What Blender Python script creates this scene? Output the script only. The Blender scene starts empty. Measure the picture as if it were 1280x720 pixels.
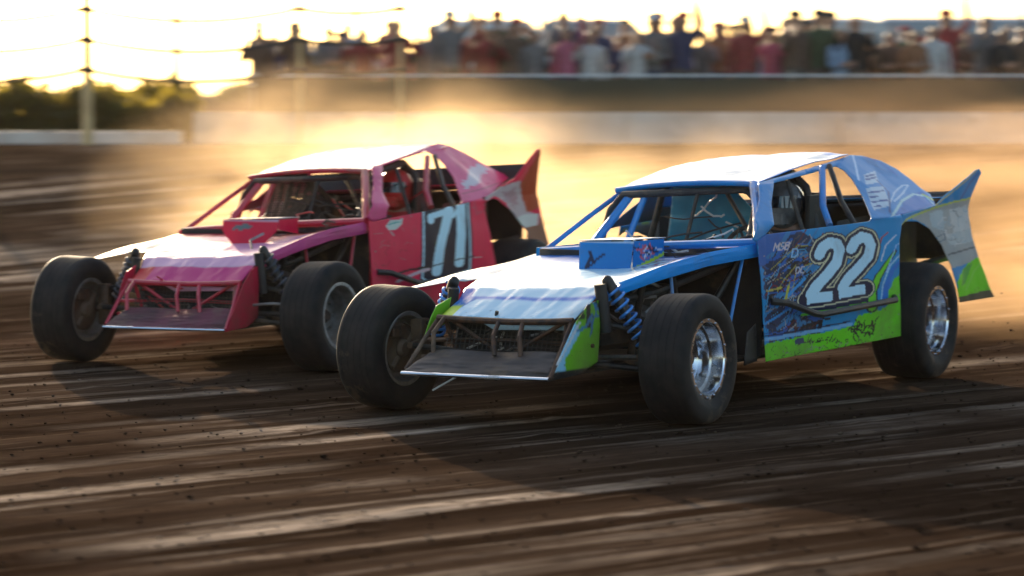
import bpy, bmesh, math, random
import numpy as np
from mathutils import Vector, Matrix, geometry
sc = bpy.context.scene
COL = sc.collection
rnd = random.Random(7)
PI = math.pi

# ------------------------------------------------------------------ helpers
def tag(o, label=None, cat=None, group=None, kind=None):
    if label: o['label'] = label
    if cat: o['category'] = cat
    if group: o['group'] = group
    if kind: o['kind'] = kind
    return o

def empty(name, loc=(0, 0, 0), rz=0, parent=None):
    o = bpy.data.objects.new(name, None); COL.objects.link(o)
    o.location = loc; o.rotation_euler = (0, 0, rz)
    if parent: o.parent = parent
    return o

def link(name, me, mats, parent=None):
    o = bpy.data.objects.new(name, me); COL.objects.link(o)
    for m in (mats if isinstance(mats, (list, tuple)) else [mats]): me.materials.append(m)
    if parent: o.parent = parent
    return o

class MB:
    """collects shapes for ONE mesh object"""
    def __init__(s): s.v = []; s.f = []; s.m = []; s.cur = 0
    def add(s, vs, fs):
        b = len(s.v); s.v += [tuple(p) for p in vs]; s.f += [[b + i for i in f] for f in fs]; s.m += [s.cur] * len(fs)
        return s
    def tube(s, pts, r, n=8, closed=False):
        P = [Vector(p) for p in pts]; N = len(P); rs = r if isinstance(r, (list, tuple)) else [r] * N
        vs = []; up = None
        for i, p in enumerate(P):
            if closed: t = (P[(i + 1) % N] - P[i - 1])
            else: t = (P[min(i + 1, N - 1)] - P[max(i - 1, 0)])
            t.normalize()
            if up is None:
                a = Vector((0, 0, 1)) if abs(t.z) < .9 else Vector((1, 0, 0)); up = t.cross(a).normalized()
            u = (up - t * up.dot(t)).normalized(); up = u; w = t.cross(u)
            for k in range(n):
                a = 2 * PI * k / n; vs.append(p + (u * math.cos(a) + w * math.sin(a)) * rs[i])
        fs = []
        for i in range(N if closed else N - 1):
            j = (i + 1) % N
            for k in range(n): fs.append([i * n + k, i * n + (k + 1) % n, j * n + (k + 1) % n, j * n + k])
        if not closed: fs.append(list(range(n))[::-1]); fs.append([(N - 1) * n + k for k in range(n)])
        return s.add(vs, fs)
    def box(s, c, d, rot=None):
        x, y, z = d[0] / 2, d[1] / 2, d[2] / 2; b = min(x, y, z) * .18
        vs = []; R = rot or Matrix.Identity(3)
        bm = bmesh.new(); bmesh.ops.create_cube(bm, size=1)
        for v in bm.verts: v.co = Vector((v.co.x * d[0], v.co.y * d[1], v.co.z * d[2]))
        bmesh.ops.bevel(bm, geom=bm.edges[:], offset=b, segments=1, affect='EDGES')
        bm.verts.index_update()
        vs = [R @ v.co + Vector(c) for v in bm.verts]; fs = [[v.index for v in f.verts] for f in bm.faces]
        bm.free(); return s.add(vs, fs)
    def lathe(s, prof, n=48, axis='y', c=(0, 0, 0), closed=True):
        vs = []; m = len(prof)
        for k in range(n):
            a = 2 * PI * k / n
            for (h, r) in prof:
                if axis == 'y': p = (r * math.cos(a), h, r * math.sin(a))
                elif axis == 'z': p = (r * math.cos(a), r * math.sin(a), h)
                else: p = (h, r * math.cos(a), r * math.sin(a))
                vs.append((p[0] + c[0], p[1] + c[1], p[2] + c[2]))
        fs = []
        for k in range(n):
            j = (k + 1) % n
            for i in range(m if closed else m - 1):
                i2 = (i + 1) % m
                fs.append([k * m + i, k * m + i2, j * m + i2, j * m + i])
        return s.add(vs, fs)
    def ball(s, c, r, n=12):
        prof = [(-r[2] * math.cos(PI * i / n), math.sin(PI * i / n)) for i in range(n + 1)]
        b = len(s.v); s.lathe([(h, max(q, .001)) for h, q in prof], 2 * n, 'z', (0, 0, 0), False)
        for i in range(b, len(s.v)):
            x, y, z = s.v[i]; s.v[i] = (x * r[0] + c[0], y * r[1] + c[1], z + c[2])
        return s
    def build(s, name, mats, parent=None, warp=None, smooth=True, ang=35):
        me = bpy.data.meshes.new(name)
        me.from_pydata([warp(p) for p in s.v] if warp else s.v, [], s.f); me.validate(); me.update()
        o = link(name, me, mats, parent)
        if len(set(s.m)) > 1 and len(s.m) == len(me.polygons): me.polygons.foreach_set('material_index', s.m)
        bm = bmesh.new(); bm.from_mesh(me); bmesh.ops.recalc_face_normals(bm, faces=bm.faces); bm.to_mesh(me); bm.free()
        if smooth:
            me.polygons.foreach_set('use_smooth', [True] * len(me.polygons)); me.set_sharp_from_angle(angle=math.radians(ang))
        return o

# numpy value noise -------------------------------------------------
_g = np.random.RandomState(3); _T = _g.rand(256, 256)
def vnoise(x, y):
    xi = np.floor(x).astype(int); yi = np.floor(y).astype(int); fx = x - xi; fy = y - yi
    fx = fx * fx * (3 - 2 * fx); fy = fy * fy * (3 - 2 * fy)
    a = _T[xi & 255, yi & 255]; b = _T[(xi + 1) & 255, yi & 255]; c = _T[xi & 255, (yi + 1) & 255]; d = _T[(xi + 1) & 255, (yi + 1) & 255]
    return (a * (1 - fx) + b * fx) * (1 - fy) + (c * (1 - fx) + d * fx) * fy

# ------------------------------------------------------------------ materials
def nt(name):
    m = bpy.data.materials.new(name); m.use_nodes = True; t = m.node_tree; p = t.nodes['Principled BSDF']
    return m, t, p
def N(t, typ, **kw):
    n = t.nodes.new(typ)
    for k, v in kw.items():
        if k in n.inputs.keys(): n.inputs[k].default_value = v
        else: setattr(n, k, v)
    return n
def mixc(t, fac, a, b):
    n = t.nodes.new('ShaderNodeMix'); n.data_type = 'RGBA'
    for s, v in ((0, fac), (6, a), (7, b)):
        if hasattr(v, 'node'): t.links.new(v, n.inputs[s])
        elif s == 0: n.inputs[0].default_value = v
        else: n.inputs[s].default_value = (*v[:3], 1)
    return n.outputs[2]
def ramp(t, src, a, b):
    n = t.nodes.new('ShaderNodeMapRange'); n.inputs[1].default_value = a; n.inputs[2].default_value = b; t.links.new(src, n.inputs[0]); return n.outputs[0]
def noise_of(t, scale, detail=4, vec=None, rough=.55):
    n = N(t, 'ShaderNodeTexNoise'); n.inputs['Scale'].default_value = scale; n.inputs['Detail'].default_value = detail; n.inputs['Roughness'].default_value = rough
    if vec is None:
        tc = t.nodes.new('ShaderNodeTexCoord'); vec = tc.outputs['Object']
    t.links.new(vec, n.inputs['Vector']); return n.outputs['Fac']
def bump(t, p, src, strength=.3, dist=.01):
    b = t.nodes.new('ShaderNodeBump'); b.inputs['Strength'].default_value = strength; b.inputs['Distance'].default_value = dist
    t.links.new(src, b.inputs['Height']); t.links.new(b.outputs[0], p.inputs['Normal'])
def mat(name, col, rough=.6, metal=0, col2=None, scale=9, dust=.0, coat=0, bmp=0, lo=.35, hi=.65):
    m, t, p = nt(name); p.inputs['Roughness'].default_value = rough; p.inputs['Metallic'].default_value = metal
    p.inputs['Coat Weight'].default_value = coat
    n1 = noise_of(t, scale, 6); c = mixc(t, ramp(t, n1, lo, hi), col, col2 or [v * .7 for v in col])
    if dust:
        n2 = noise_of(t, 3.3, 8, rough=.65); f = ramp(t, n2, .62 - dust * .5, .8 - dust * .3); c = mixc(t, f, c, (.19, .13, .085))
        r = t.nodes.new('ShaderNodeMix'); r.inputs[2].default_value = rough; r.inputs[3].default_value = .85; t.links.new(f, r.inputs[0]); t.links.new(r.outputs[0], p.inputs['Roughness'])
        if metal:
            r = t.nodes.new('ShaderNodeMix'); r.inputs[2].default_value = metal; r.inputs[3].default_value = 0; t.links.new(f, r.inputs[0]); t.links.new(r.outputs[0], p.inputs['Metallic'])
    t.links.new(c, p.inputs['Base Color'])
    if bmp: bump(t, p, n1, bmp, .01)
    return m

def paint_mat(name, rough=.34, coat=.08, dirt=1.0):
    """bodywork: livery colour comes from the mesh, road dirt and scuffs are mixed over it"""
    m, t, p = nt(name)
    a = t.nodes.new('ShaderNodeAttribute'); a.attribute_name = 'Col'
    tc = t.nodes.new('ShaderNodeTexCoord'); sep = t.nodes.new('ShaderNodeSeparateXYZ'); t.links.new(tc.outputs['Object'], sep.inputs[0])
    n1 = noise_of(t, 2.6, 9, tc.outputs['Object'], .68); n2 = noise_of(t, 38, 5, tc.outputs['Object'], .7)
    low = ramp(t, sep.outputs[2], .75, .15)      # mud thrown up from the track settles low on the body
    def mth(op, x, y):
        n = t.nodes.new('ShaderNodeMath'); n.operation = op
        for i, v in enumerate((x, y)):
            if hasattr(v, 'node'): t.links.new(v, n.inputs[i])
            else: n.inputs[i].default_value = v
        return n.outputs[0]
    f1 = ramp(t, mth('ADD', n1, mth('MULTIPLY', low, .12)), .56, .80)
    f2 = ramp(t, mth('ADD', n2, mth('MULTIPLY', low, .12)), .68, .74)
    f = mth('MINIMUM', mth('MAXIMUM', mth('MULTIPLY', f1, .6 * dirt), mth('MULTIPLY', f2, .8 * dirt)), 1.)
    c = mixc(t, f, a.outputs['Color'], (.17, .115, .075))
    # fine bare-metal scratches, stretched along the car
    mp = t.nodes.new('ShaderNodeMapping'); mp.inputs['Scale'].default_value = (4, 40, 70); t.links.new(tc.outputs['Object'], mp.inputs[0])
    n3 = noise_of(t, 1.0, 3, mp.outputs[0]); s = ramp(t, n3, .73, .76); c = mixc(t, mth('MULTIPLY', s, .5), c, (.5, .5, .5))
    t.links.new(c, p.inputs['Base Color'])
    t.links.new(mth('ADD', mth('MULTIPLY', f, .45), mth('ADD', rough, mth('MULTIPLY', n1, .12))), p.inputs['Roughness'])
    p.inputs['Coat Weight'].default_value = coat; p.inputs['Coat Roughness'].default_value = .15; p.inputs['Specular IOR Level'].default_value = .25
    bump(t, p, n1, .25, .02)
    return m

M = {}
M['paint'] = paint_mat('body_paint')
M['tyre'] = mat('tyre_rubber', (.011, .011, .012), .7, 0, (.026, .023, .021), 9, dust=.05, bmp=.2); M['tyre'].node_tree.nodes['Principled BSDF'].inputs['Specular IOR Level'].default_value = .22
M['chrome'] = mat('polished_metal', (.75, .77, .8), .12, 1, (.6, .62, .66), 6, dust=.05)
M['steel'] = mat('worn_steel', (.32, .31, .30), .4, .8, (.2, .19, .18), 18, dust=.3)
M['valance'] = mat('scraped_sheet_metal', (.085, .066, .058), .5, .35, (.04, .03, .026), 5, dust=.15, bmp=.3)
M['redvalance'] = mat('scraped_red_metal', (.16, .035, .055), .5, .3, (.07, .03, .032), 5, dust=.3, bmp=.3)
M['dark'] = mat('dark_metal', (.025, .024, .024), .5, .3, (.05, .043, .038), 11, dust=.18)
M['black'] = mat('black_panel', (.012, .012, .013), .6, 0, (.03, .026, .022), 7, dust=.15)
M['bluetube'] = mat('blue_tube', (.0, .22, .60), .35, 0, (.0, .16, .5), 9, dust=.1, coat=.4)
M['redtube'] = mat('red_tube', (.5, .012, .04), .35, 0, (.4, .01, .03), 9, dust=.1, coat=.4)
M['spring'] = mat('blue_spring', (.06, .3, .75), .3, .2, (.05, .2, .6), 9, coat=.4)
M['darkspring'] = mat('black_spring', (.04, .05, .07), .35, .3, (.1, .11, .13), 9)
M['hub'] = mat('rusty_hub', (.12, .06, .035), .6, .5, (.05, .035, .03), 25, dust=.3)
M['ring'] = mat('dusty_rim_ring', (.42, .40, .38), .5, .3, (.3, .27, .25), 12)
M['white'] = mat('white_plastic', (.7, .7, .68), .45, 0, (.55, .55, .53), 14, dust=.1)
M['redpart'] = mat('red_part', (.5, .02, .02), .4, 0, (.4, .02, .02), 9, dust=.1)
M['yellow'] = mat('acid_yellow_paint', (.55, .68, .02), .4, 0, (.45, .6, .02), 9, dust=.1)
M['teal'] = mat('teal_sheet', (.02, .30, .44), .3, 0, (.015, .18, .3), 4, coat=.4)
M['net'] = mat('woven_netting', (.10, .085, .07), .9, 0, (.03, .026, .022), 60)
M['helmet'] = mat('helmet_shell', (.05, .05, .055), .15, 0, (.25, .25, .25), 5, coat=.8)
M['suitdark'] = mat('dark_race_suit', (.02, .022, .03), .8, 0, (.04, .04, .05), 15, bmp=.3)
M['suitred'] = mat('red_race_suit', (.5, .02, .03), .8, 0, (.35, .015, .02), 15, bmp=.3)
M['glove'] = mat('glove', (.03, .03, .03), .8)
M['skin'] = mat('skin', (.34, .19, .13), .6, 0, (.26, .14, .09), 8)
M['visor'] = mat('smoked_visor', (.02, .02, .022), .06, 0, coat=1)

# ------------------------------------------------------------------ painted sheet metal
KX = .52
class Art:
    """paints flat livery colours on panel points given as (x, z) in car metres"""
    def __init__(s, P, base): s.P = P * np.array([KX, 1.0]); s.C = np.tile(np.array(base, float), (len(P), 1))
    def _q(s, pts): return np.array([(x * KX, z) for x, z in pts])
    def poly(s, pts, col, rough=0):
        q = s._q(pts); x, y = s.P[:, 0].copy(), s.P[:, 1].copy()
        if rough:
            x += (vnoise(s.P[:, 0] * 60 + 9, s.P[:, 1] * 60) - .5) * rough; y += (vnoise(s.P[:, 0] * 60, s.P[:, 1] * 60 + 40) - .5) * rough
        ins = np.zeros(len(x), bool); n = len(q)
        for i in range(n):
            x1, y1 = q[i]; x2, y2 = q[(i + 1) % n]
            if y1 == y2: continue
            ins ^= ((y1 > y) != (y2 > y)) & (x < (x2 - x1) * (y - y1) / (y2 - y1) + x1)
        s.C[ins] = col; return s
    def stroke(s, pts, w, col, w2=None, cap=True):
        q = s._q(pts); L = np.concatenate([[0], np.cumsum(np.linalg.norm(np.diff(q, axis=0), axis=1))])
        for i in range(len(q) - 1):
            a, b = q[i], q[i + 1]; d = b - a; dd = (d * d).sum() + 1e-12
            t = ((s.P - a) @ d) / dd
            if not cap and i in (0, len(q) - 2):
                if i == 0: t = np.where(t < 0, -9, t)
                if i == len(q) - 2: t = np.where(t > 1, 9, t)
                far = (t < -5) | (t > 5)
            else: far = np.zeros(len(t), bool)
            tc = np.clip(t, 0, 1); r = np.linalg.norm(s.P - (a + tc[:, None] * d), axis=1)
            f = (L[i] + tc * (L[i + 1] - L[i])) / L[-1]; ww = w + ((w2 if w2 is not None else w) - w) * f
            s.C[(r < ww) & ~far] = col
        return s

def sheet(name, outline, fmap, step, parent, base, art=None, thick=.004, warp=None, dent=.006, daxis=1, m=None, flip=False):
    pts = []; n = len(outline)
    for i in range(n):
        a = Vector(outline[i]); b = Vector(outline[(i + 1) % n]); k = max(1, int((b - a).length / (step * 1.5)))
        for j in range(k): pts.append(a.lerp(b, j / k))
    E_ = [(i, (i + 1) % len(pts)) for i in range(len(pts))]; xs = [p.x for p in pts]; ys = [p.y for p in pts]
    poly = np.array([(p.x, p.y) for p in pts])
    gx, gy = np.meshgrid(np.arange(min(xs), max(xs), step), np.arange(min(ys), max(ys), step)); G = np.stack([gx.ravel(), gy.ravel()], 1)
    G[:, 0] += np.where((np.round((G[:, 1] - min(ys)) / step).astype(int) % 2) == 1, step * .5, 0)
    ins = np.zeros(len(G), bool)
    for i in range(len(poly)):
        x1, y1 = poly[i]; x2, y2 = poly[(i + 1) % len(poly)]
        if y1 != y2: ins ^= ((y1 > G[:, 1]) != (y2 > G[:, 1])) & (G[:, 0] < (x2 - x1) * (G[:, 1] - y1) / (y2 - y1) + x1)
    G = G[ins]
    keep = np.ones(len(G), bool)
    for q in poly: keep &= ((G - q) ** 2).sum(1) > (step * .45) ** 2
    G = G[keep]
    allp = pts + [Vector(g) for g in G]
    r = geometry.delaunay_2d_cdt(allp, E_, [], 1, 1e-6)
    P = np.array([(v.x, v.y) for v in r[0]]); F = [list(f) for f in r[2]]
    V = np.array([fmap(x, y) for x, y in P], float)
    if dent:
        h = (vnoise(P[:, 0] * 4.3 + 3, P[:, 1] * 4.3 + n) - .5) * dent * 2 + (vnoise(P[:, 0] * 13 + 5, P[:, 1] * 13) - .5) * dent * .7
        V[:, daxis] += h
    if warp: V = np.array([warp(p) for p in V])
    me = bpy.data.meshes.new(name); me.from_pydata(V.tolist(), [], F); me.update()
    A = Art(P, base)
    if art: art(A)
    ca = me.color_attributes.new('Col', 'FLOAT_COLOR', 'POINT')
    ca.data.foreach_set('color', np.concatenate([A.C, np.ones((len(P), 1))], 1).ravel())
    o = link(name, me, m or M['paint'], parent)
    me.polygons.foreach_set('use_smooth', [True] * len(me.polygons))
    s = o.modifiers.new('Solidify', 'SOLIDIFY'); s.thickness = thick; s.offset = 0
    return o

# ------------------------------------------------------------------ car geometry (metres; +x forward, +y the car's left)
ROLL = .058
def yb(x): return min(.95, .78 + max(0, (-1.15 - x)) * .17 / 1.47)
def left_map(x, z):
    y = yb(x) - 1.25 * max(0, z - .98); return (x, y + .012 * math.sin((z - .25) / .7 * PI if z < .95 else 0), z)
def fin_map(x, z): return (x, yb(x) + .18 * max(0, z - 1.0) + .02 * max(0, -3.2 - x), z)
def mirror(f):
    def g(x, z):
        p = f(x, z); return (p[0], -p[1], p[2] - 2 * ROLL * p[1])
    return g
def lerp(a, b, t): return a + (b - a) * t
HS = [(-1.32, -.68, .775, .1, .80, .75, .885), (-1.15, -.68, .765, .1, .785, .745, .88), (-.62, -.57, .715, .1, .735, .68, .848), (-.25, -.50, .695, .05, .708, .63, .80),
      (.05, -.41, .66, 0, .675, .50, .71), (.17, -.375, .61, 0, .625, .46, .645), (.37, -.37, .53, 0, .535, .44, .54)]
def hood_map(x, t):
    for a, b in zip(HS, HS[1:]):
        if x <= b[0] or b is HS[-1]:
            f = min(max((x - a[0]) / (b[0] - a[0]), 0), 1); s = [lerp(p, q, f) for p, q in zip(a, b)]; break
    if t < 0: return (x, lerp(s[3], s[1], -t), lerp(s[4], s[2], (-t) ** 1.5))
    return (x, lerp(s[3], s[5], t), lerp(s[4], s[6], t ** 1.7))

def tyre_wheel(car, name_kind, pos, R, W, outer, cam=0, steer=0, rimr=.195, bright=True):
    """wheel = rim mesh, with tyre, beadlock ring, hub and brake disc as sub-parts; outer=+1 for the left side"""
    w = W / 2
    rim = MB()
    prof = [(w * .80, rimr + .012), (w * .83, rimr + .004), (w * .80, rimr - .006), (w * .35, rimr - .016), (w * .30, rimr - .034), (-w * .12, rimr - .045), (-w * .18, .12), (-w * .10, .085), (-w * .02, .075), (-w * .02, .03),
            (-w * .10, .03), (-w * .22, .09), (-w * .30, .12), (-w * .26, rimr - .036), (-w * .8, rimr - .014), (-w * .83, rimr + .004), (-w * .78, rimr + .012), (0, rimr - .006)]
    rim.lathe(prof, 56, 'y')
    for k in range(8):
        a = k * PI / 4; rim.tube([(.10 * math.cos(a), -w * .14, .10 * math.sin(a)), (.10 * math.cos(a), w * .02, .10 * math.sin(a))], .010, 6)
    wh = rim.build('wheel', M['chrome'] if bright is True else M['steel'], car)
    wh.location = pos; wh.rotation_euler = (cam, 0, steer + (0 if outer > 0 else PI))
    t = MB(); sh = W * .5
    tp = [(w * .76, rimr + .004), (w * .90, rimr + .018), (w * 1.0, rimr + .055), (w * 1.02, R * .78), (w * .98, R * .9), (w * .93, R * .95), (w * .86, R * .981), (w * .76, R * .993), (w * .70, R * .996)]
    for gy in (.62, .30, -.02, -.34, -.62):
        tp += [(w * (gy + .012), R * .999), (w * gy, R * .990), (w * (gy - .012), R * .999)]
    tp += [(-w * .70, R * .996), (-w * .76, R * .993), (-w * .86, R * .981), (-w * .93, R * .95), (-w * .98, R * .9), (-w * 1.02, R * .78), (-w * 1.0, rimr + .055), (-w * .90, rimr + .018), (-w * .76, rimr + .004), (0, rimr + .0)]
    t.lathe(tp, 72, 'y'); t.build('tyre', M['tyre'], wh, ang=50)
    b = MB(); b.lathe([(w * .81, rimr + .020), (w * .87, rimr + .014), (w * .87, rimr - .004), (w * .81, rimr - .008)], 56, 'y')
    for k in range(16):
        a = k * PI / 8 + .1; b.tube([(rimr * 1.03 * math.cos(a), w * .85, rimr * 1.03 * math.sin(a)), (rimr * 1.03 * math.cos(a), w * .91, rimr * 1.03 * math.sin(a))], .006, 6)
    b.build('beadlock_ring', M['chrome'] if bright is True else M['ring'], wh)
    h = MB(); h.lathe([(w * .16, .002), (w * .16, .028), (w * .06, .036), (-w * .05, .045), (-w * .6, .05), (-w * .75, .035), (-w * .75, .002)], 20, 'y', closed=False)
    h.tube([(.05, -w * .45, .02), (.11, -w * .5, .09)], .02); h.tube([(-.03, -w * .5, -.05), (-.08, -w * .5, -.1)], .018); h.build('hub', M['hub'], wh)
    d = MB(); d.lathe([(-w * .42, .05), (-w * .42, .135), (-w * .52, .135), (-w * .52, .05)], 32, 'y'); d.box((-.06, -w * .47, .10), (.1, .07, .07)); d.build('brake_disc', M['hub'], wh)
    return wh

def helix(p0, p1, r, turns, n=14):
    a = Vector(p0); b = Vector(p1); t = (b - a).normalized(); u = t.cross(Vector((1, 0, 0))).normalized(); w = t.cross(u); K = turns * n
    return [a.lerp(b, i / K) + (u * math.cos(2 * PI * i / n) + w * math.sin(2 * PI * i / n)) * r for i in range(K + 1)]

def coilover(car, top, bot, sm, warp):
    s = MB(); s.tube([top, bot], .016); t = Vector(top); b = Vector(bot); s.tube([t, t.lerp(b, .45)], .03, 12); s.ball(t, (.03, .03, .03), 6)
    o = s.build('shock_absorber', M['dark'], car, warp)
    h = MB(); h.tube(helix(t.lerp(b, .08), t.lerp(b, .85), .042, 8), .0085, 6); h.build('coil_spring', sm, o, warp)

def race_car(kind, loc, rz, label, C):
    warp = C['warp']; car = empty('race_car', loc, rz); tag(car, label, 'race car', 'dirt track race cars')
    B = C['base']; tm = C['tube']
    def tubes(name, lst, r, m, parent=car):
        b = MB()
        for i, l in enumerate(lst): b.tube(l, r if not isinstance(r, list) else r[i], 8)
        return b.build(name, m, parent, warp)
    # ---- left bodywork
    sheet('door_panel', C['door'], left_map, .0065, car, B, C['door_art'], warp=warp)
    sheet('quarter_panel', C['quarter'], lambda x, z: fin_map(x, z), .0065, car, B, C['quarter_art'], warp=warp)
    sheet('sail_panel', C['sail'], left_map, .0055, car, C['sailbase'], C['sail_art'], warp=warp)
    sheet('window_pillar', C['pillar'], left_map, .02, car, C['sailbase'], warp=warp, dent=.003)
    sheet('roof_rail', C['rail'], left_map, .02, car, C['sailbase'], warp=warp, dent=.002)
    # ---- right bodywork (mirrored, plain)
    sheet('door_panel', [(min(x, -1.38), min(z, .90)) for x, z in C['door']], mirror(left_map), .03, car, B, warp=warp)
    sheet('quarter_panel', [(x, min(z, 1.06)) for x, z in C['quarter']], mirror(fin_map), .02, car, B, C['quarter_art'], warp=warp)
    sheet('sail_panel', [(x, z - .08 if z > 1.1 else z) for x, z in C['sail']], mirror(left_map), .02, car, C['sailbase'], warp=warp)
    # ---- roof
    rf = C['roof']
    def roof_map(x, t):
        f = (x + 1.62) / (-2.78 + 1.62); w = lerp(.49, .535, f); y = t * w; xx = x - (1 - t) * .08 * (1 - f)
        return (xx, y, lerp(1.195, 1.34, f) - ROLL * (w - y) + .022 * (1 - t * t) + .012 * math.sin(f * PI))
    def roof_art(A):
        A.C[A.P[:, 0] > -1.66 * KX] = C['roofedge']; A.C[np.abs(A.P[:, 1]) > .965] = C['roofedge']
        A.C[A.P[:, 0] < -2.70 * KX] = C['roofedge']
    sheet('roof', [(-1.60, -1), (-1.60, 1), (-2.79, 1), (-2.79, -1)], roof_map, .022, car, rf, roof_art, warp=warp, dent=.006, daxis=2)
    b = MB()
    b.tube([roof_map(-1.60, t) for t in np.linspace(-1, 1, 9)], .017)
    b.build('roof_lip', tm, car, warp)
    # ---- hood and fenders
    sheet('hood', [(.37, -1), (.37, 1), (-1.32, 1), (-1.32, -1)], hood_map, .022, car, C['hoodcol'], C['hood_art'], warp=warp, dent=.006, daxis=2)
    def rail_map(x, v):
        p = hood_map(x, 1); drop = .075 * (1 - .25 * min(1, max(0, (x + .3) / .5))); return (p[0], p[1] + .012 + .006 * math.sin(v * PI), p[2] + .006 - v * drop)
    sheet('fender_rail', [(.14, 0), (.14, 1), (-1.14, 1), (-1.14, 0)], rail_map, .03, car, C['railcol'], warp=warp, dent=.003)
    def ff_map(x, y): return (x, y, .79 + (x + 1.7) * (-.135 / 1.56) + (y + .7) * .12 - (.012 if y > -.72 else 0))
    sheet('flat_fender', [(-.12, -.97), (-.30, -.80), (-.44, -.66), (-.40, -.575), (-.30, -.56), (-1.28, -.665), (-1.72, -.76), (-1.72, -.95), (-.9, -.96)], ff_map, .03, car, C['fencol'], warp=warp, dent=.007, daxis=2)
    # scoop on the hood
    sw = C['scoopw']; sx = C['scoopx']; s = MB(); y0, y1 = sw; zt = .895
    s.add([(sx, y0, .70), (sx + .02, y1, .73), (sx - .03, y1 + .01, zt + .01), (sx - .03, y0 - .01, zt - .01), (sx - .02, (y0 + y1) / 2, .69)],
          [[0, 4, 1, 2, 3]])
    s.build('tmp_scoop', tm)
    bpy.data.objects.remove(bpy.data.objects['tmp_scoop'])
    zl = lambda y: (zt + (y - .1) * .03)
    cb = C['scoopbot']
    sheet('scoop', [(y0, cb[0]), (lerp(y0, y1, .25), cb[1]), (lerp(y0, y1, .7), cb[2]), (y1, cb[3]), (y1 + .01, zl(y1)), (y0 - .01, zl(y0))], lambda y, z: (sx + .02 - (z - .7) * .12 - .02 * math.sin((y - y0) / (y1 - y0) * PI) * -1, y, z), .012, car, C['scoopcol'], C['scoop_art'], warp=warp, dent=.004, daxis=0)
    sheet('scoop_side', [(sx, cb[3] + .005), (sx - .36, .80), (sx - .36, zl(y1)), (sx - .02, zl(y1))], lambda x, z: (x, y1 + .008, z), .01, car, C['scoopcol'], C['scoopside_art'], warp=warp, dent=.003)
    sheet('scoop_side', [(sx, cb[0] + .01), (sx - .36, .76), (sx - .36, zl(y0)), (sx - .02, zl(y0))], lambda x, z: (x, y0 - .008, z), .02, car, C['scoopcol'], warp=warp, dent=.003)
    sheet('scoop_top', [(sx + .005, y0 - .012), (sx + .005, y1 + .014), (sx - .37, y1 + .014), (sx - .37, y0 - .012)], lambda x, y: (x, y, zl(y) + .006), .03, car, C['fencol'], warp=warp, dent=.003, daxis=2)
    # ---- nose
    lip = [(.385, -.37, .53), (.40, -.2, .527), (.41, .1, .527), (.40, .3, .535), (.385, .45, .545)]
    nb = tubes('front_bumper', [lip, [(.40, -.32, .53), (.49, -.33, .46), (.51, -.32, .355)], [(.41, .02, .525), (.50, .04, .46), (.52, .06, .36)], [(.40, .16, .53), (.505, .20, .46), (.525, .22, .36)],
                                [(.385, .44, .54), (.5, .455, .42), (.66, .47, .27)], [(.385, -.37, .52), (.47, -.40, .42), (.62, -.42, .27)]], [.017, .013, .013, .013, .012, .012], C['bumpmat'])
    b = MB()
    for i in range(29):
        y = -.34 + i * .0275; b.tube([(.30, y, .52), (.37, y + .01, .37)], .0028, 4)
    for i in range(7):
        f = i / 6; b.tube([(.30 + .07 * f, -.35, .52 - .15 * f), (.30 + .07 * f, .42, .52 - .15 * f)], .0028, 4)
    b.build('grille', M['dark'], car, warp)
    tubes('nose_brace', [[(.36, -.34, .52), (.30, -.30, .33)], [(.36, -.30, .52), (.31, -.02, .34)], [(.37, .38, .53), (.33, .05, .35)], [(.37, .40, .53), (.40, .40, .36)], [(.28, -.5, .40), (.30, .0, .42), (.26, .5, .41)], [(.52, -.38, .335), (.30, -.36, .31)], [(.52, .42, .335), (.30, .36, .32)]], .011, C['bumpmat'])
    for k in range(10):
        pts = [Vector((rnd.uniform(.18, .34), rnd.uniform(-.34, .38), rnd.uniform(.36, .50)))]; dv = Vector((rnd.uniform(-.02, .02), rnd.uniform(-.07, .07), rnd.uniform(-.03, .03)))
        for j in range(4): dv += Vector((0, rnd.uniform(-.03, .03), rnd.uniform(-.02, .02))); pts.append(pts[-1] + dv)
        q = MB(); q.tube(pts, rnd.uniform(.005, .011), 6); q.build('nose_hose', (M['steel'], M['black'], C['clut'])[k % 3], car, warp)
    sheet('nose_trim', [(-.05, .475), (.38, .49), (.39, .515), (-.12, .505)], lambda y, z: (.335, y, z), .02, car, C['hoodcol'], warp=warp, dent=.01, daxis=0)
    b = MB(); b.box((.16, .02, .45), (.07, .8, .26)); b.build('radiator', M['black'], car, warp)
    def val_map(x, v):   # x here runs across the car
        return (lerp(.485, .665, v) + .02 * math.sin(v * PI), lerp(lerp(-.33, -.41, v), lerp(.43, .465, v), x), lerp(.368, .262, v ** .9) + .02 * x * (1 - v) + .006 * math.sin(x * 9) * (1 - v))
    vl = sheet('valance', [(0, 0), (1, 0), (1, 1), (0, 1)], val_map, .03, car, (.2, .2, .2), warp=warp, dent=.016, daxis=0, m=C['valmat'])
    b = MB(); b.tube([(.668, -.415, .258), (.675, 0, .262), (.668, .47, .268)], .011); b.build('valance_lip', M['chrome'], vl, warp)
    for sgn in (1, -1):
        def nmap(x, z, s=sgn): return (x, (.455 + .05 * (1 - abs(x - .35))) * s - .02 * s + (.07 if s < 0 else 0), z - (0 if s > 0 else .01))
        sheet('nose_side', C['nose'] if sgn > 0 else [(.46, .43), (.385, .535), (.33, .60), (.20, .635), (.24, .50)], nmap, .012, car, C['nosecol'], C['nose_art'] if sgn > 0 else None, warp=warp, dent=.006)
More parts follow.
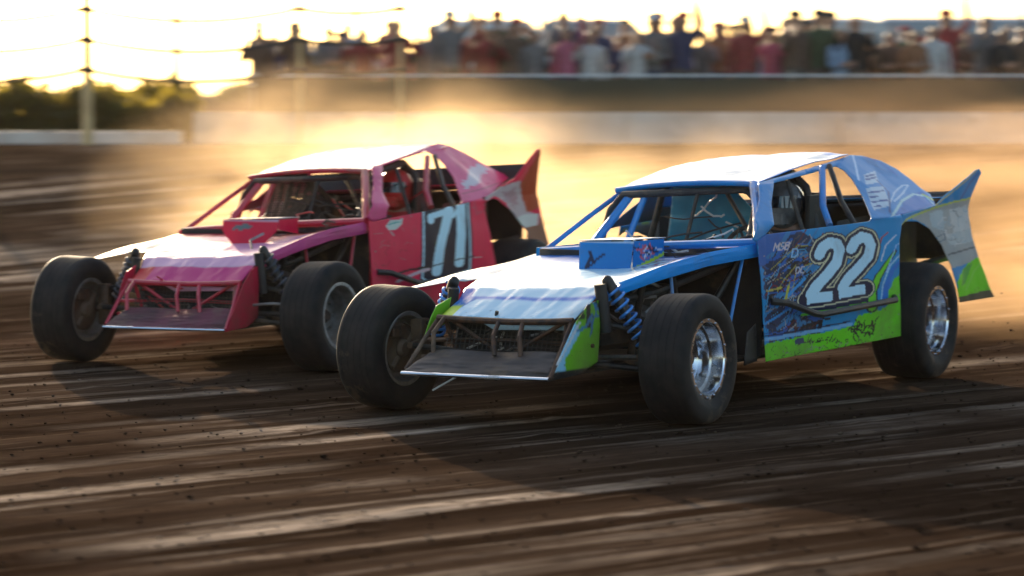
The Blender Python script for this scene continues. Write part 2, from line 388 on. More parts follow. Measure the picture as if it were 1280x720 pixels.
    # ---- windshield frame, cage
    tubes('windshield_frame', [[(-1.60, .49, 1.19), (-1.36, .63, 1.06), (-1.12, .755, .89)], [(-1.86, -.485, 1.135), (-1.60, -.59, .98), (-1.26, -.70, .785)],
                               [(-1.26, -.70, .79), (-1.2, 0, .845), (-1.12, .755, .888)]], [.026, .016, .024], tm)
    cw = MB(); cw.add([(-1.26, -.69, .775), (-1.12, .75, .875), (-1.12, .75, .80), (-1.26, -.69, .70)], [[0, 1, 2, 3]])
    zc = lambda y, z: z - ROLL * (.6 - y)
    def hoop(x, w, zt_, zb=.30):
        return [(x, -w - .12, zc(-.6, zb)), (x, -w - .10, zc(-.6, .75)), (x, -w + .02, zc(-.5, zt_ - .08)), (x, -w + .1, zc(-.4, zt_)), (x, w - .1, zc(.4, zt_)), (x, w - .02, zc(.5, zt_ - .08)), (x, w + .10, zc(.6, .75)), (x, w + .12, zc(.6, zb))]
    cage = tubes('roll_cage', [hoop(-2.32, .50, 1.245), hoop(-1.68, .50, 1.17), [(-1.68, .40, 1.15), (-2.32, .40, 1.23)], [(-1.68, -.40, 1.11), (-2.32, -.40, 1.17)],
          [(-2.32, .50, .42), (-2.32, -.40, 1.15)], [(-2.32, -.52, .42), (-2.32, .40, 1.20)], [(-2.32, .40, 1.21), (-3.3, .40, .55)], [(-2.32, -.40, 1.16), (-3.3, -.40, .55)],
          [(-1.68, .62, .86), (-2.32, .65, .88)], [(-1.68, .63, .62), (-2.32, .66, .64)], [(-1.68, -.6, .82), (-2.32, -.63, .82)],
          [(-1.68, .47, 1.1), (-1.30, .60, .86)], [(-1.3, -.45, .35), (-1.68, -.5, .8)], [(-1.68, .1, 1.16), (-1.62, .04, .82)],
          [(-1.68, .35, .82), (-1.66, -.62, .80)], [(-2.0, .62, .88), (-2.02, .50, 1.2)], [(-2.32, -.1, 1.20), (-1.75, .42, .86)]],
          [.022] * 11 + [.016, .019, .012, .019, .014, .014], C['cagemat'])
    tubes('window_bar', [[(-1.86, .845, .955), (-1.95, .76, 1.06), (-2.28, .60, 1.272)]], .020, tm)
    tubes('window_bar', [[(-1.70, -.36, 1.11), (-1.46, -.50, .80)]], .026, tm); tubes('window_bar', [[(-1.70, -.26, 1.12), (-1.62, -.36, .79)]], .020, tm)
    tubes('window_bar', [[(-2.16, .86, .955), (-2.2, .76, 1.08), (-2.42, .58, 1.28)]], .017, M['dark'])
    # ---- rear deck and spoiler
    sheet('rear_deck', [(-2.85, -.82), (-2.85, .82), (-3.66, .82), (-3.66, -.82)], lambda x, y: (x, y, 1.06 - ROLL * (.82 - y) + .03 * (x + 3.66)), .06, car, C['sailbase'], warp=warp, daxis=2)
    sheet('spoiler', [(-.93, 0), (.93, 0), (.95, 1), (-.95, 1)], lambda y, v: (-3.60 - .05 * v, y, 1.055 - ROLL * (.93 - y) + C['spoilh'] * v), .06, car, (.03, .028, .028), warp=warp, daxis=0)
    b = MB(); b.box((-3.35, 0, .55), (.4, .55, .35)); b.build('fuel_cell', M['dark'], car, warp)
    tubes('rear_bumper', [[(-3.5, -.35, .4), (-3.95, -.6, .42), (-4.0, 0, .42), (-3.95, .6, .45), (-3.5, .35, .4)], [(-3.5, 0, .5), (-3.98, 0, .42)], [(-3.2, .3, .5), (-3.7, .86, .7)], [(-3.2, -.3, .5), (-3.7, -.86, .62)]], .022, M['dark'])
    sheet('tail_panel', [(-.88, .62), (.88, .68), (.90, 1.05), (-.90, .95)], lambda y, z: (-3.68, y, z), .06, car, (.02, .02, .02), warp=warp, daxis=0)
    # inner wheel-house panels keep the arches dark
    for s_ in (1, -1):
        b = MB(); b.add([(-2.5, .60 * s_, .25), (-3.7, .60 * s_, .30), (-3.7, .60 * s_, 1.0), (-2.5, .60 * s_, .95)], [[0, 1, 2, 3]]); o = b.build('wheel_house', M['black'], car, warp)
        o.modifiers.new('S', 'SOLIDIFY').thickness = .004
    # ---- chassis
    b = MB(); b.box((-1.95, 0, .245), (1.9, 1.4, .02)); b.box((-.45, 0, .25), (1.3, .66, .02)); b.build('floor_pan', M['black'], car, warp)
    b = MB(); b.box((-1.22, .02, .53), (.02, 1.42, .56)); b.build('firewall', M['black'], car, warp)
    b = MB(); b.box((-1.5, -.25, .80), (.5, .80, .015)); b.build('interior_deck', C['deckmat'], car, warp)
    tubes('chassis', [[(.32, -.33, .30), (-.4, -.36, .28), (-1.2, -.5, .26), (-3.3, -.42, .36)], [(.32, .35, .31), (-.4, .38, .29), (-1.2, .52, .27), (-3.3, .42, .38)],
                      [(.30, .34, .32), (.12, .40, .60), (-.5, .46, .64), (-1.25, .60, .80)], [(.30, -.33, .31), (.12, -.36, .57), (-.5, -.42, .62), (-1.25, -.58, .74)],
                      [(-.35, .38, .30), (-.30, .48, .70)], [(-.85, .44, .28), (-.60, .5, .72)], [(-.85, .44, .28), (-1.15, .62, .78)], [(.3, -.34, .3), (.3, .35, .3)], [(.12, -.36, .57), (.12, .40, .60)], [(-.35, -.36, .29), (-.3, -.44, .66)]], .02, M['dark'])
    tubes('hood_strut', [[(-.42, .58, .80), (-.40, .62, .50)]], .010, tm); tubes('hood_strut', [[(-1.06, .70, .84), (-.92, .72, .62), (-.88, .70, .42)]], .010, tm)
    b = MB(); b.box((-.62, 0, .50), (.62, .42, .36)); b.box((-.62, .24, .60), (.58, .16, .12)); b.box((-.62, -.24, .60), (.58, .16, .12)); b.box((-.28, 0, .48), (.08, .3, .3))
    eng = b.build('engine', M['dark'], car, warp)
    tubes('exhaust_header', [[(-.40 - .15 * k, .30, .56), (-.42 - .15 * k, .42, .52), (-.75 - .05 * k, .45, .38), (-1.1, .46, .33)] for k in range(4)] + [[(-1.1, .46, .33), (-2.2, .55, .24)]], .021, M['steel'], eng)
    b = MB(); b.lathe([(.60, .002), (.60, .055), (.72, .055), (.72, .002)], 16, 'z', (-.12, .28, -.06), False); b.build('oil_filter', M['redpart'], eng, warp)
    b = MB()
    for k in range(9):
        p = Vector((rnd.uniform(-.9, 0), rnd.uniform(.0, .5), rnd.uniform(.4, .7))); pts = [p]
        for j in range(4): p = p + Vector((rnd.uniform(-.15, .12), rnd.uniform(-.08, .08), rnd.uniform(-.1, .08))); pts.append(p)
        b = MB(); b.tube(pts, rnd.choice([.006, .009, .012]), 6); b.build('engine_hose', M['steel'], eng, warp)
    # ---- suspension
    for s_ in (1, -1):
        zz = 0 if s_ > 0 else -.01
        tubes('control_arm', [[(.16, .34 * s_, .31), (.0, .74 * s_, .27 + zz)], [(-.22, .36 * s_, .31), (.0, .74 * s_, .27 + zz)], [(.10, .40 * s_, .52), (-.02, .70 * s_, .46)], [(-.2, .40 * s_, .52), (-.02, .70 * s_, .46)],
                              [(.2, .05 * s_, .33), (.13, .72 * s_, .35)]], .0155, M['dark'])
        b = MB(); b.box((-.0, .73 * s_, .36), (.09, .07, .26)); b.tube([(0, .72 * s_, .34), (0, .86 * s_, .335)], .03); b.tube([(.02, .72 * s_, .36), (.15, .70 * s_, .35)], .018); b.build('spindle', M['hub'], car, warp)
    coilover(car, (.10, .49, .735), (-.02, .68, .36), C['spring'], warp)
    coilover(car, (.10, -.45, .70), (-.02, -.66, .36), C['spring'], warp)
    b = MB(); b.tube([(.15, .475, .72), (.13, .50, .47)], .033, 14); b.build('shock_canister', M['black'], car, warp); b = MB(); b.tube([(.15, -.42, .67), (.13, -.45, .45)], .03, 14); b.build('shock_canister', M['black'], car, warp)
    tubes('rear_axle', [[(-2.95, -.85, .34), (-2.95, .85, .36)], [(-1.7, .3, .3), (-2.9, .45, .3)], [(-1.7, -.3, .3), (-2.9, -.45, .3)], [(-2.9, .5, .4), (-2.6, .5, .9)]], [.045, .02, .02, .03], M['dark'])
    # ---- rocker bar along the door
    tubes('nerf_bar', [[tuple(p) for p in C['nerf']]], .019, C['nerfmat'])
    sheet('rocker_flap', [(-1.16, .23), (-1.14, .44), (-1.02, .40), (-.98, .22)], lambda x, z: (x, .74, z), .03, car, (.03, .03, .035), warp=warp, m=M['black'])
    # ---- cockpit
    wback = lambda p: warp((p[0] - .2, p[1] + .06, p[2]))
    b = MB(); b.box((-2.22, .30, .62), (.08, .42, .55)); b.box((-2.02, .30, .38), (.42, .42, .09)); b.box((-2.0, .09, .56), (.4, .03, .36)); b.box((-2.0, .51, .56), (.4, .03, .36))
    seat = b.build('seat', C['seatmat'], car, wback)
    b = MB(); b.box((-2.24, .30, 1.0), (.07, .34, .24)); b.box((-2.14, .47, 1.0), (.22, .03, .22)); b.box((-2.14, .13, 1.0), (.22, .03, .22)); b.build('headrest', M['black'], seat, wback)
    b = MB()
    for s_ in (-.07, .07): b.tube([(-2.18, .30 + s_, .86), (-2.08, .30 + s_, .78), (-2.05, .30 + s_ * .6, .5)], .016, 6)
    b.build('harness_strap', C['strap'], seat, wback)
    b = MB(); cx, cy, cz = -1.62, .30, .78; b.tube([(cx - .05 * math.sin(a), cy + .17 * math.cos(a), cz + .16 * math.sin(a)) for a in np.linspace(0, 2 * PI, 24, endpoint=False)], .014, 8, True)
    for a in (0, 2.1, 4.2): b.tube([(cx, cy, cz), (cx - .05 * math.sin(a), cy + .17 * math.cos(a), cz + .16 * math.sin(a))], .009, 6)
    b.tube([(cx, cy, cz), (-1.2, .28, .6)], .016, 8); b.build('steering_wheel', M['black'], car, wback)
    b = MB(); b.box((-1.38, .30, .80), (.10, .50, .10)); d = b.build('dashboard', M['dark'], car, warp)
    for k in range(4): b = MB(); b.lathe([(-.004, .002), (-.004, .03), (.004, .03), (.004, .002)], 16, 'x', (-1.435, .14 + k * .1, .81), False); b.build('gauge', M['white'], d, warp)
    # clutter along the cowl: hoses, wires, ties
    b = MB(); b2 = MB()
    for k in range(16):
        y = rnd.uniform(-.3, .66); x = rnd.uniform(-1.38, -1.12); z = .84 + .05 * y; q = MB()
        pts = [Vector((x, y, z))]
        for j in range(5): pts.append(pts[-1] + Vector((rnd.uniform(-.07, .04), rnd.uniform(-.04, .09), rnd.uniform(-.025, .035))))
        q.tube(pts, rnd.uniform(.004, .009), 6); q.build('wiring', M['black'] if k % 4 else C['clut'], car, warp)
    b = MB(); b2 = MB()
    for k in range(14):
        y = rnd.uniform(-.1, .55); x = rnd.uniform(-2.3, -1.5); z = rnd.uniform(.78, 1.0); q = MB()
        pts = [Vector((x, y, z))]
        dv = Vector((rnd.uniform(-.06, .06), rnd.uniform(-.09, .09), rnd.uniform(-.09, .02)))
        for j in range(5): dv += Vector((rnd.uniform(-.03, .03), rnd.uniform(-.03, .03), rnd.uniform(-.02, .03))); pts.append(pts[-1] + dv)
        q.tube(pts, rnd.uniform(.003, .007), 5); q.build('interior_hose', M['dark'] if k % 3 else C['clut'], car, warp)
    # screen / panel on the right of the windshield opening
    def scr(y, z): return (-1.80 - .12 * z, lerp(-.44, -.02, y), lerp(.80, 1.13, z) + .02 * y)
    if kind == 'red':
        b = MB()
        for i in range(34):
            f = i / 33; b.tube([scr(f * .9 + .04, 1), scr(f * .75 + .08 + .02 * math.sin(i), .5), scr(f * .66 + .02, 0)], .0042, 4)
        for j in range(22):
            g = j / 21; b.tube([scr(0.05, g), scr(.5, g - .015), scr(.85 - .12 * (1 - g), g)], .003, 4)
        b.build('window_net', M['net'], car, warp)
    else:
        sheet('interior_panel', [(0, 0), (1.5, 0), (1.35, .6), (1.0, 1), (.1, 1)], lambda a, z: (-2.28, lerp(-.42, .0, a), lerp(.82, 1.16, z)), .04, car, (.02, .2, .3), warp=warp, m=M['teal'], daxis=0)
    # ---- wheels
    P = C['wheels']
    tyre_wheel(car, 'f', P[0], .338, .27, 1, cam=math.radians(2), steer=math.radians(C['steer'][0]), bright=C['bright'])
    tyre_wheel(car, 'f', P[1], .335, .27, -1, cam=math.radians(2), steer=math.radians(C['steer'][1]), bright=False)
    tyre_wheel(car, 'r', P[2], .348, .33, 1, steer=math.radians(C['steer'][2]))
    tyre_wheel(car, 'r', P[3], .348, .33, -1, bright=False)
    return car

# ------------------------------------------------------------------ liveries
NAVY = (.012, .015, .05); LB = (.50, .76, .93); CREAM = (.66, .64, .42); GREEN = (.14, .62, .015); BLUE = (.0, .25, .57); WHITE = (.68, .70, .70)
def scribble(A, box, n, cols, w=(.002, .006), seed=1, ln=.05, horiz=.6, mean=0):
    r = random.Random(seed); (x0, z0), (x1, z1) = box
    for k in range(n):
        x = r.uniform(x0, x1); z = r.uniform(z0, z1); pts = [(x, z)]; a = mean + r.gauss(0, horiz)
        for j in range(r.choice([1, 2, 3])):
            l = r.uniform(.3, 1) * ln; x += math.cos(a) * l / KX * .8; z += math.sin(a) * l; a += r.gauss(0, 1.0); pts.append((x, z))
        A.stroke(pts, r.uniform(*w), r.choice(cols))
def letters(A, x, z, h, txt, col, w, slant=.2, dirx=-1, rise=0):
    """block capitals drawn with strokes on a panel; reads left to right towards the tail on the car's left side"""
    G = {'M': [[(0, 0), (0, 1), (.4, .4), (.8, 1), (.8, 0)]], 'S': [[(.7, .9), (.4, 1), (.05, .8), (.2, .55), (.6, .45), (.7, .2), (.4, 0), (0, .1)]], 'B': [[(0, 0), (0, 1), (.5, 1), (.65, .75), (.45, .52), (0, .52)], [(.45, .52), (.7, .3), (.5, 0), (0, 0)]],
         'R': [[(0, 0), (0, 1), (.5, 1), (.65, .75), (.45, .5), (0, .5)], [(.35, .5), (.7, 0)]], 'A': [[(0, 0), (.35, 1), (.7, 0)], [(.15, .4), (.55, .4)]], 'C': [[(.7, .85), (.4, 1), (0, .7), (0, .3), (.4, 0), (.7, .15)]], 'E': [[(.6, 0), (0, 0), (0, 1), (.6, 1)], [(0, .5), (.5, .5)]],
         'L': [[(0, 1), (0, 0), (.6, 0)]], 'O': [[(.35, 0), (0, .3), (0, .7), (.35, 1), (.7, .7), (.7, .3), (.35, 0)]], 'T': [[(.35, 0), (.35, 1)], [(0, 1), (.7, 1)]], 'D': [[(0, 0), (0, 1), (.4, 1), (.7, .7), (.7, .3), (.4, 0), (0, 0)]], '-': [[(0, .5), (.5, .5)]], '6': [[(.6, .95), (.2, .7), (0, .3), (.3, 0), (.6, .25), (.3, .5), (.05, .35)]]}
    for i, c in enumerate(txt):
        for s in G.get(c, []):
            A.stroke([(x + dirx * (i * .95 + px + slant * pz) * h / KX * .8, z + pz * h + rise * i * h) for px, pz in s], w, col)

def blue_door(A):
    r = random.Random(5)
    # dark wrap with torn multicolour streaks on the front half of the door
    A.poly([(-1.041, 1.128), (-1.186, 0.334), (-1.636, 0.346), (-1.688, 0.517), (-1.525, 0.598), (-1.738, 0.862), (-1.548, 0.927)], (.02, .035, .09), .02)
    A.poly([(-1.041, 1.128), (-1.062, 0.75), (-1.207, 0.785), (-1.362, 0.906), (-1.548, 0.941), (-1.179, 0.941)], (.02, .12, .42), .02)
    bx = [(-1.13, 0.366), (-1.616, 0.838)]
    scribble(A, bx, 60, [(.02, .12, .45), (.015, .015, .02), (.03, .2, .45), (.015, .015, .02)], (.004, .016), 11, .16, .25, 2.75)
    scribble(A, bx, 70, [(.22, .02, .03), (.35, .35, .34), (.36, .33, .06), (.05, .3, .55), (.12, .02, .03), (.02, .02, .02), (.2, .2, .22)], (.001, .0035), 12, .12, .25, 2.7)
    scribble(A, bx, 60, [(.015, .015, .02), (.02, .1, .3), (.1, .09, .09)], (.001, .004), 13, .04, 1)
    A.stroke([(-1.159, 0.441), (-1.341, 0.494), (-1.579, 0.566)], .006, (.02, .25, .62)); A.stroke([(-1.262, 0.527), (-1.418, 0.604), (-1.551, 0.668)], .008, (.03, .3, .7))
    A.stroke([(-1.34, 0.537), (-1.378, 0.634)], .006, (.5, .48, .05)); A.stroke([(-1.157, 0.618), (-1.313, 0.631)], .005, (.5, .42, .08))
    # green sill and rear sweep
    A.poly([(-1.069, 0.173), (-1.118, 0.327), (-1.422, 0.336), (-1.582, 0.35), (-2.078, 0.367), (-2.134, 0.424), (-2.392, 0.443), (-2.449, 0.532), (-2.551, 0.617), (-2.7, 0.67), (-2.852, 0.724), (-2.865, 0.186)], GREEN, .012)
    A.poly([(-1.513, 0.484), (-1.553, 0.513), (-2.232, 0.542), (-2.247, 0.477), (-1.634, 0.462)], NAVY)
    A.stroke([(-1.124, 0.349), (-1.555, 0.362), (-2.064, 0.38)], .010, (.16, .42, .72)); A.stroke([(-1.124, 0.369), (-1.555, 0.38), (-2.05, 0.397)], .004, NAVY)
    A.stroke([(-1.527, 0.466), (-1.881, 0.476), (-2.276, 0.494)], .006, GREEN)
    A.stroke([(-2.282, 0.467), (-2.286, 0.556), (-2.349, 0.635), (-2.446, 0.705), (-2.551, 0.78)], .034, (.015, .02, .05), .010); A.stroke([(-2.282, 0.467), (-2.286, 0.556), (-2.349, 0.635), (-2.446, 0.705), (-2.539, 0.772)], .024, (.15, .6, .02), .005)
    A.stroke([(-2.427, 0.477), (-2.437, 0.563), (-2.52, 0.672), (-2.661, 0.748)], .022, (.012, .17, .6), .008); A.stroke([(-2.386, 0.506), (-2.402, 0.588), (-2.49, 0.696), (-2.641, 0.776)], .004, (.35, .6, .8))
    A.stroke([(-2.388, 0.73), (-2.444, 0.818), (-2.561, 0.873)], .004, (.5, .62, .75)); A.stroke([(-2.372, 0.806), (-2.4, 0.864), (-2.472, 0.892)], .004, (.4, .08, .08)); A.stroke([(-2.447, 0.66), (-2.562, 0.813), (-2.734, 0.866)], .003, (.3, .5, .8))
    rivets(A, [(-1.12, .86), (-1.205, .30)], .09); rivets(A, [(-1.2, .26), (-2.6, .30)], .12, (.1, .2, .05)); rivets(A, [(-2.60, .35), (-2.60, .8)], .1)
    # race number 22
    two = [[(-1.706, 0.797), (-1.744, 0.838), (-1.82, 0.86), (-1.892, 0.85), (-1.926, 0.813), (-1.891, 0.746), (-1.79, 0.682), (-1.676, 0.622), (-1.617, 0.576)], [(-2.055, 0.816), (-2.093, 0.856), (-2.167, 0.878), (-2.241, 0.865), (-2.273, 0.825), (-2.24, 0.761), (-2.135, 0.701), (-2.012, 0.642), (-1.951, 0.598)]]
    bar = [[(-1.574, 0.549), (-1.841, 0.557)], [(-1.907, 0.562), (-2.206, 0.576)]]
    for ww, cc in ((.062, (.02, .03, .08)), (.055, CREAM), (.048, NAVY), (.030, LB)):
        for p in two: A.stroke(p, ww, cc)
        for p in bar: A.stroke(p, ww * .95, cc, cap=(ww > .04))
    # sponsor lettering and signature
    p = [(-1.227, 0.838), (-1.416, 0.792), (-1.457, 0.702), (-2.163, 0.355), (-1.462, 0.307), (-1.186, 0.284)]
    letters(A, p[0][0], p[0][1], .040, 'MSB', (.62, .55, .6), .0035, .3, rise=.05); letters(A, p[1][0], p[1][1], .05, 'D', (.3, .55, .8), .004, .2); letters(A, p[2][0], p[2][1], .035, 'DE', (.5, .5, .55), .003)
    scribble(A, [(-2.093, 0.316), (-2.335, 0.397)], 30, [(.01, .01, .015)], (.0018, .005), 21, .03, 1.5)
    scribble(A, [(-1.475, 0.302), (-1.925, 0.312)], 26, [(.02, .03, .03)], (.0015, .003), 22, .018, 1.2)
    A.poly([(-1.462, 0.332), (-1.555, 0.337), (-1.564, 0.305), (-1.47, 0.3)], (.02, .05, .15))
    scribble(A, [(-1.161, 0.25), (-2.571, 0.284)], 40, [(.03, .12, .02), (.25, .3, .2)], (.001, .003), 23, .03, .4)
def rivets(A, pts, step=.11, col=(.30, .30, .30)):
    for (xa, za), (xb, zb) in zip(pts, pts[1:]):
        n = max(1, int(math.hypot(xb - xa, zb - za) / step))
        for i in range(n): x = lerp(xa, xb, (i + .5) / n); z = lerp(za, zb, (i + .5) / n); A.stroke([(x, z), (x + .001, z)], .0045, col)
def blue_quarter(A):
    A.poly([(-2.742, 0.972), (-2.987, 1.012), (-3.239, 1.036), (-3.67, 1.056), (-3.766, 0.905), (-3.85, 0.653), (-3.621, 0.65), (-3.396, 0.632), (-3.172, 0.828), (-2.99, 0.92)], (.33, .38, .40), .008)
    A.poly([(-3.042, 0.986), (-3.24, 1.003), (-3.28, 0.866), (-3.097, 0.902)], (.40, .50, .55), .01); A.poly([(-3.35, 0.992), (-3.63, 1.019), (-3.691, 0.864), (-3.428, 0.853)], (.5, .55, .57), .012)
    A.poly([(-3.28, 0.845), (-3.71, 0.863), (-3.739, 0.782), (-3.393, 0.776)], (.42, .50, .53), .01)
    A.stroke([(-3.357, 0.72), (-3.79, 0.751)], .006, (.12, .15, .17)); A.stroke([(-3.171, 0.835), (-3.28, 0.852), (-3.299, 0.816), (-3.208, 0.806)], .003, (.1, .15, .2))
    scribble(A, [(-3.245, 0.783), (-3.688, 0.98)], 40, [(.25, .3, .33), (.55, .58, .6), (.3, .42, .5)], (.001, .005), 31, .04, .3)
    A.poly([(-3.791, 0.685), (-3.849, 0.682), (-4.173, 0.384), (-3.515, 0.395), (-3.481, 0.542), (-3.584, 0.623), (-3.678, 0.654)], GREEN, .01)
    A.poly([(-3.584, 0.623), (-3.735, 0.659), (-3.624, 0.534), (-3.549, 0.509)], (.07, .38, .06), .006); A.stroke([(-3.625, 0.49), (-3.755, 0.599), (-3.851, 0.638)], .006, (.2, .62, .08))
    A.poly([(-3.494, 0.452), (-4.012, 0.468), (-4.173, 0.384), (-3.496, 0.389)], (.05, .06, .04), .004)
    A.stroke([(-2.623, 0.921), (-2.708, 0.959), (-2.917, 0.99), (-3.131, 1.017), (-3.386, 1.041), (-3.685, 1.059)], .006, (.45, .55, .12)); A.stroke([(-3.13, 1.028), (-3.384, 1.119), (-3.681, 1.23)], .005, (.5, .5, .25))
    A.stroke([(-3.497, 1.059), (-3.607, 1.156), (-3.719, 1.211)], .006, (.01, .1, .36))
def blue_sail(A):
    A.poly([(-2.555, 0.91), (-2.341, 0.918), (-2.578, 0.991), (-3.081, 1.097), (-3.35, 1.103), (-3.282, 0.994), (-3.06, 0.974)], (.0, .12, .42), .01)
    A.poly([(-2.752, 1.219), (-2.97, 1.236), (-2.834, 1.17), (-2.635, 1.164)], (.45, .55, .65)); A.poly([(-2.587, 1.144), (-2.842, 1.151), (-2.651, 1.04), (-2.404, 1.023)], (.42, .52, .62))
    for q in ([(-2.705, 1.19), (-2.882, 1.202)], [(-2.749, 1.208), (-2.906, 1.218)], [(-2.566, 1.118), (-2.777, 1.125)], [(-2.525, 1.092), (-2.622, 1.097)], [(-2.489, 1.066), (-2.692, 1.073)], [(-2.453, 1.04), (-2.537, 1.044)]):
        A.stroke(q, .0045, (.02, .06, .25))
    for q in ([(-2.656, 1.049), (-2.888, 1.108), (-3.114, 1.143), (-3.215, 1.146), (-3.01, 1.102), (-2.759, 1.063)],): A.stroke(q, .003, (.5, .62, .75))
    A.stroke([(-2.289, 0.93), (-2.447, 0.955), (-2.601, 1.001), (-2.861, 1.06), (-3.139, 1.093), (-3.274, 1.078), (-3.261, 1.034)], .005, (.42, .6, .6)); A.stroke([(-3.271, 1.089), (-3.332, 1.045)], .007, (.45, .5, .05))
    A.stroke([(-2.922, 1.34), (-2.61, 1.192)], .005, (.45, .6, .8)); A.stroke([(-3.015, 1.321), (-3.171, 1.29), (-3.213, 1.205)], .004, (.01, .1, .45))
    A.stroke([(-2.845, 1.186), (-2.826, 1.118), (-2.556, 1.005)], .004, (.02, .06, .2))
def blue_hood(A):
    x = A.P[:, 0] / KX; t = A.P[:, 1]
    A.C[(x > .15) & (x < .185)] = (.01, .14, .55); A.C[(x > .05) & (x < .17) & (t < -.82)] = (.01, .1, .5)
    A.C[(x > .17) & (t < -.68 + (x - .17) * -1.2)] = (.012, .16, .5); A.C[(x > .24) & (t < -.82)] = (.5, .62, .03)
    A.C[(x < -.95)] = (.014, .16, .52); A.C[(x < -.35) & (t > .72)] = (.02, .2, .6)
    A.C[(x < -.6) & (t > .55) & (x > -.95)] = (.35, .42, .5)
    scribble(A, ((-.95, .2), (-.62, .7)), 50, [(.02, .02, .03), (.4, .05, .05), (.6, .6, .6), (.03, .15, .5)], (.003, .01), 51, .06, 1)
    scribble(A, ((-.6, -.9), (.1, .8)), 16, [(.35, .4, .45)], (.001, .003), 52, .12, 1.2)
def blue_scoop(A):
    A.P = A.P / np.array([KX, 1]) * np.array([1, 1]); kx = 1
    y, z = A.P[:, 0], A.P[:, 1]
    A.C[y < -.135] = (.5, .6, .7); A.C[z > .885] = (.5, .6, .7)
    for a, b in (((-.06, .75), (.04, .83)), ((-.03, .78), (-.06, .84)), ((-.08, .74), (-.05, .80))):
        a = np.array(a); b = np.array(b); d = b - a; tt = np.clip(((A.P - a) @ d) / (d @ d), 0, 1); A.C[np.linalg.norm(A.P - (a + tt[:, None] * d), axis=1) < .006] = (.01, .02, .06)
def blue_scoopside(A):
    x = A.P[:, 0] / KX; z = A.P[:, 1]; s = (-.72 - x)
    A.C[np.abs(z - (.745 + s * .20)) < .011] = (.5, .66, .02)
    scribble(A, ((-1.0, .82), (-.78, .87)), 24, [(.6, .1, .12), (.65, .65, .7), (.02, .02, .05)], (.002, .006), 61, .04, .4)
def blue_nose(A):
    A.poly([(0.715, 0.251), (0.425, 0.541), (0.376, 0.489), (0.522, 0.356), (0.506, 0.274)], (.25, .55, .75))
    A.stroke([(.38, .54), (.66, .27)], .006, (.6, .65, .7))
    A.C[(A.P[:, 1] < .30)] = (.02, .02, .02); A.C[(A.P[:, 1] > .50) & (A.P[:, 0] / KX < .32) & (A.P[:, 0] / KX > .27)] = (.02, .02, .02)
    scribble(A, ((.15, .55), (.35, .66)), 14, [(.03, .06, .02), (.05, .2, .4)], (.003, .008), 62, .06, 1)

RED = (.74, .014, .075); PINK = (.60, .07, .17)
def red_door(A):
    rivets(A, [(-1.18, .86), (-1.21, .30), (-2.55, .33)], .10, (.3, .2, .2)); rivets(A, [(-1.3, .89), (-2.4, .94)], .12, (.3, .2, .2))
    q7 = [(-1.748, 0.961), (-2.276, 1.018), (-2.281, 0.52), (-1.806, 0.456), (-1.715, 0.491)]
    DK = (.012, .012, .03); W7 = (.52, .76, .88)
    A.poly(q7, DK); A.stroke(q7 + q7[:1], .014, DK); A.stroke(q7 + q7[:1], .0045, W7)
    A.stroke([(-1.825, 0.864), (-1.826, 0.894), (-2.067, 0.927)], .020, W7); A.stroke([(-2.046, 0.924), (-1.982, 0.802), (-1.914, 0.672), (-1.876, 0.526)], .031, W7)
    A.stroke([(-2.099, 0.884), (-2.174, 0.956)], .010, W7); A.stroke([(-2.19, 0.964), (-2.181, 0.764), (-2.152, 0.569)], .028, W7)
    A.poly([(-1.308, 0.852), (-1.362, 0.885), (-1.503, 0.891), (-1.493, 0.857), (-1.417, 0.819), (-1.337, 0.825)], (.55, .60, .55)); A.stroke([(-1.337, 0.857), (-1.4, 0.866), (-1.468, 0.873)], .004, (.05, .35, .33)); A.stroke([(-1.362, 0.813), (-1.399, 0.789)], .005, (.5, .3, .3))
    A.stroke([(-1.436, 0.484), (-1.69, 0.536), (-1.78, 0.546)], .010, (.6, .45, .5)); A.stroke([(-1.386, 0.53), (-1.588, 0.556), (-1.767, 0.561)], .007, (.02, .015, .02)); A.stroke([(-1.767, 0.561), (-2.082, 0.59), (-2.324, 0.608)], .004, (.02, .02, .03))
    A.stroke([(-2.324, 0.596), (-2.42, 0.598)], .003, (.6, .4, .4))
    scribble(A, [(-1.237, 0.517), (-1.743, 0.841)], 18, [(.42, .02, .04), (.6, .12, .15)], (.001, .003), 71, .05, .5)
    A.stroke([(-2.352, 0.968), (-2.379, 0.892), (-2.447, 0.905)], .010, (.62, .05, .1))
def red_quarter(A):
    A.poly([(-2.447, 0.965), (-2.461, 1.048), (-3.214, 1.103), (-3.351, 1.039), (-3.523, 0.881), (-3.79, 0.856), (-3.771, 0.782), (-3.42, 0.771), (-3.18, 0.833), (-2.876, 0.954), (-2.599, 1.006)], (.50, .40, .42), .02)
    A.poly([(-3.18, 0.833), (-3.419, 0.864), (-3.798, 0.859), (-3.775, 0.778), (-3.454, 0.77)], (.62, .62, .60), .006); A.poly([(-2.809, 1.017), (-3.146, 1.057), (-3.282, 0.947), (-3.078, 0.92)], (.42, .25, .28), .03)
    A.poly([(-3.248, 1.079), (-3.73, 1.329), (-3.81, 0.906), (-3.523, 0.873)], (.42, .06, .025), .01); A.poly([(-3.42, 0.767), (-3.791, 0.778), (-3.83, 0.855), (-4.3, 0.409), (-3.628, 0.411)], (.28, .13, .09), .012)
    A.stroke([(-3.214, 1.103), (-3.453, 1.223), (-3.682, 1.311)], .004, (.6, .25, .15)); scribble(A, [(-2.489, 0.918), (-3.35, 1.054)], 24, [(.35, .15, .18), (.6, .55, .55)], (.001, .004), 72, .05, .6)
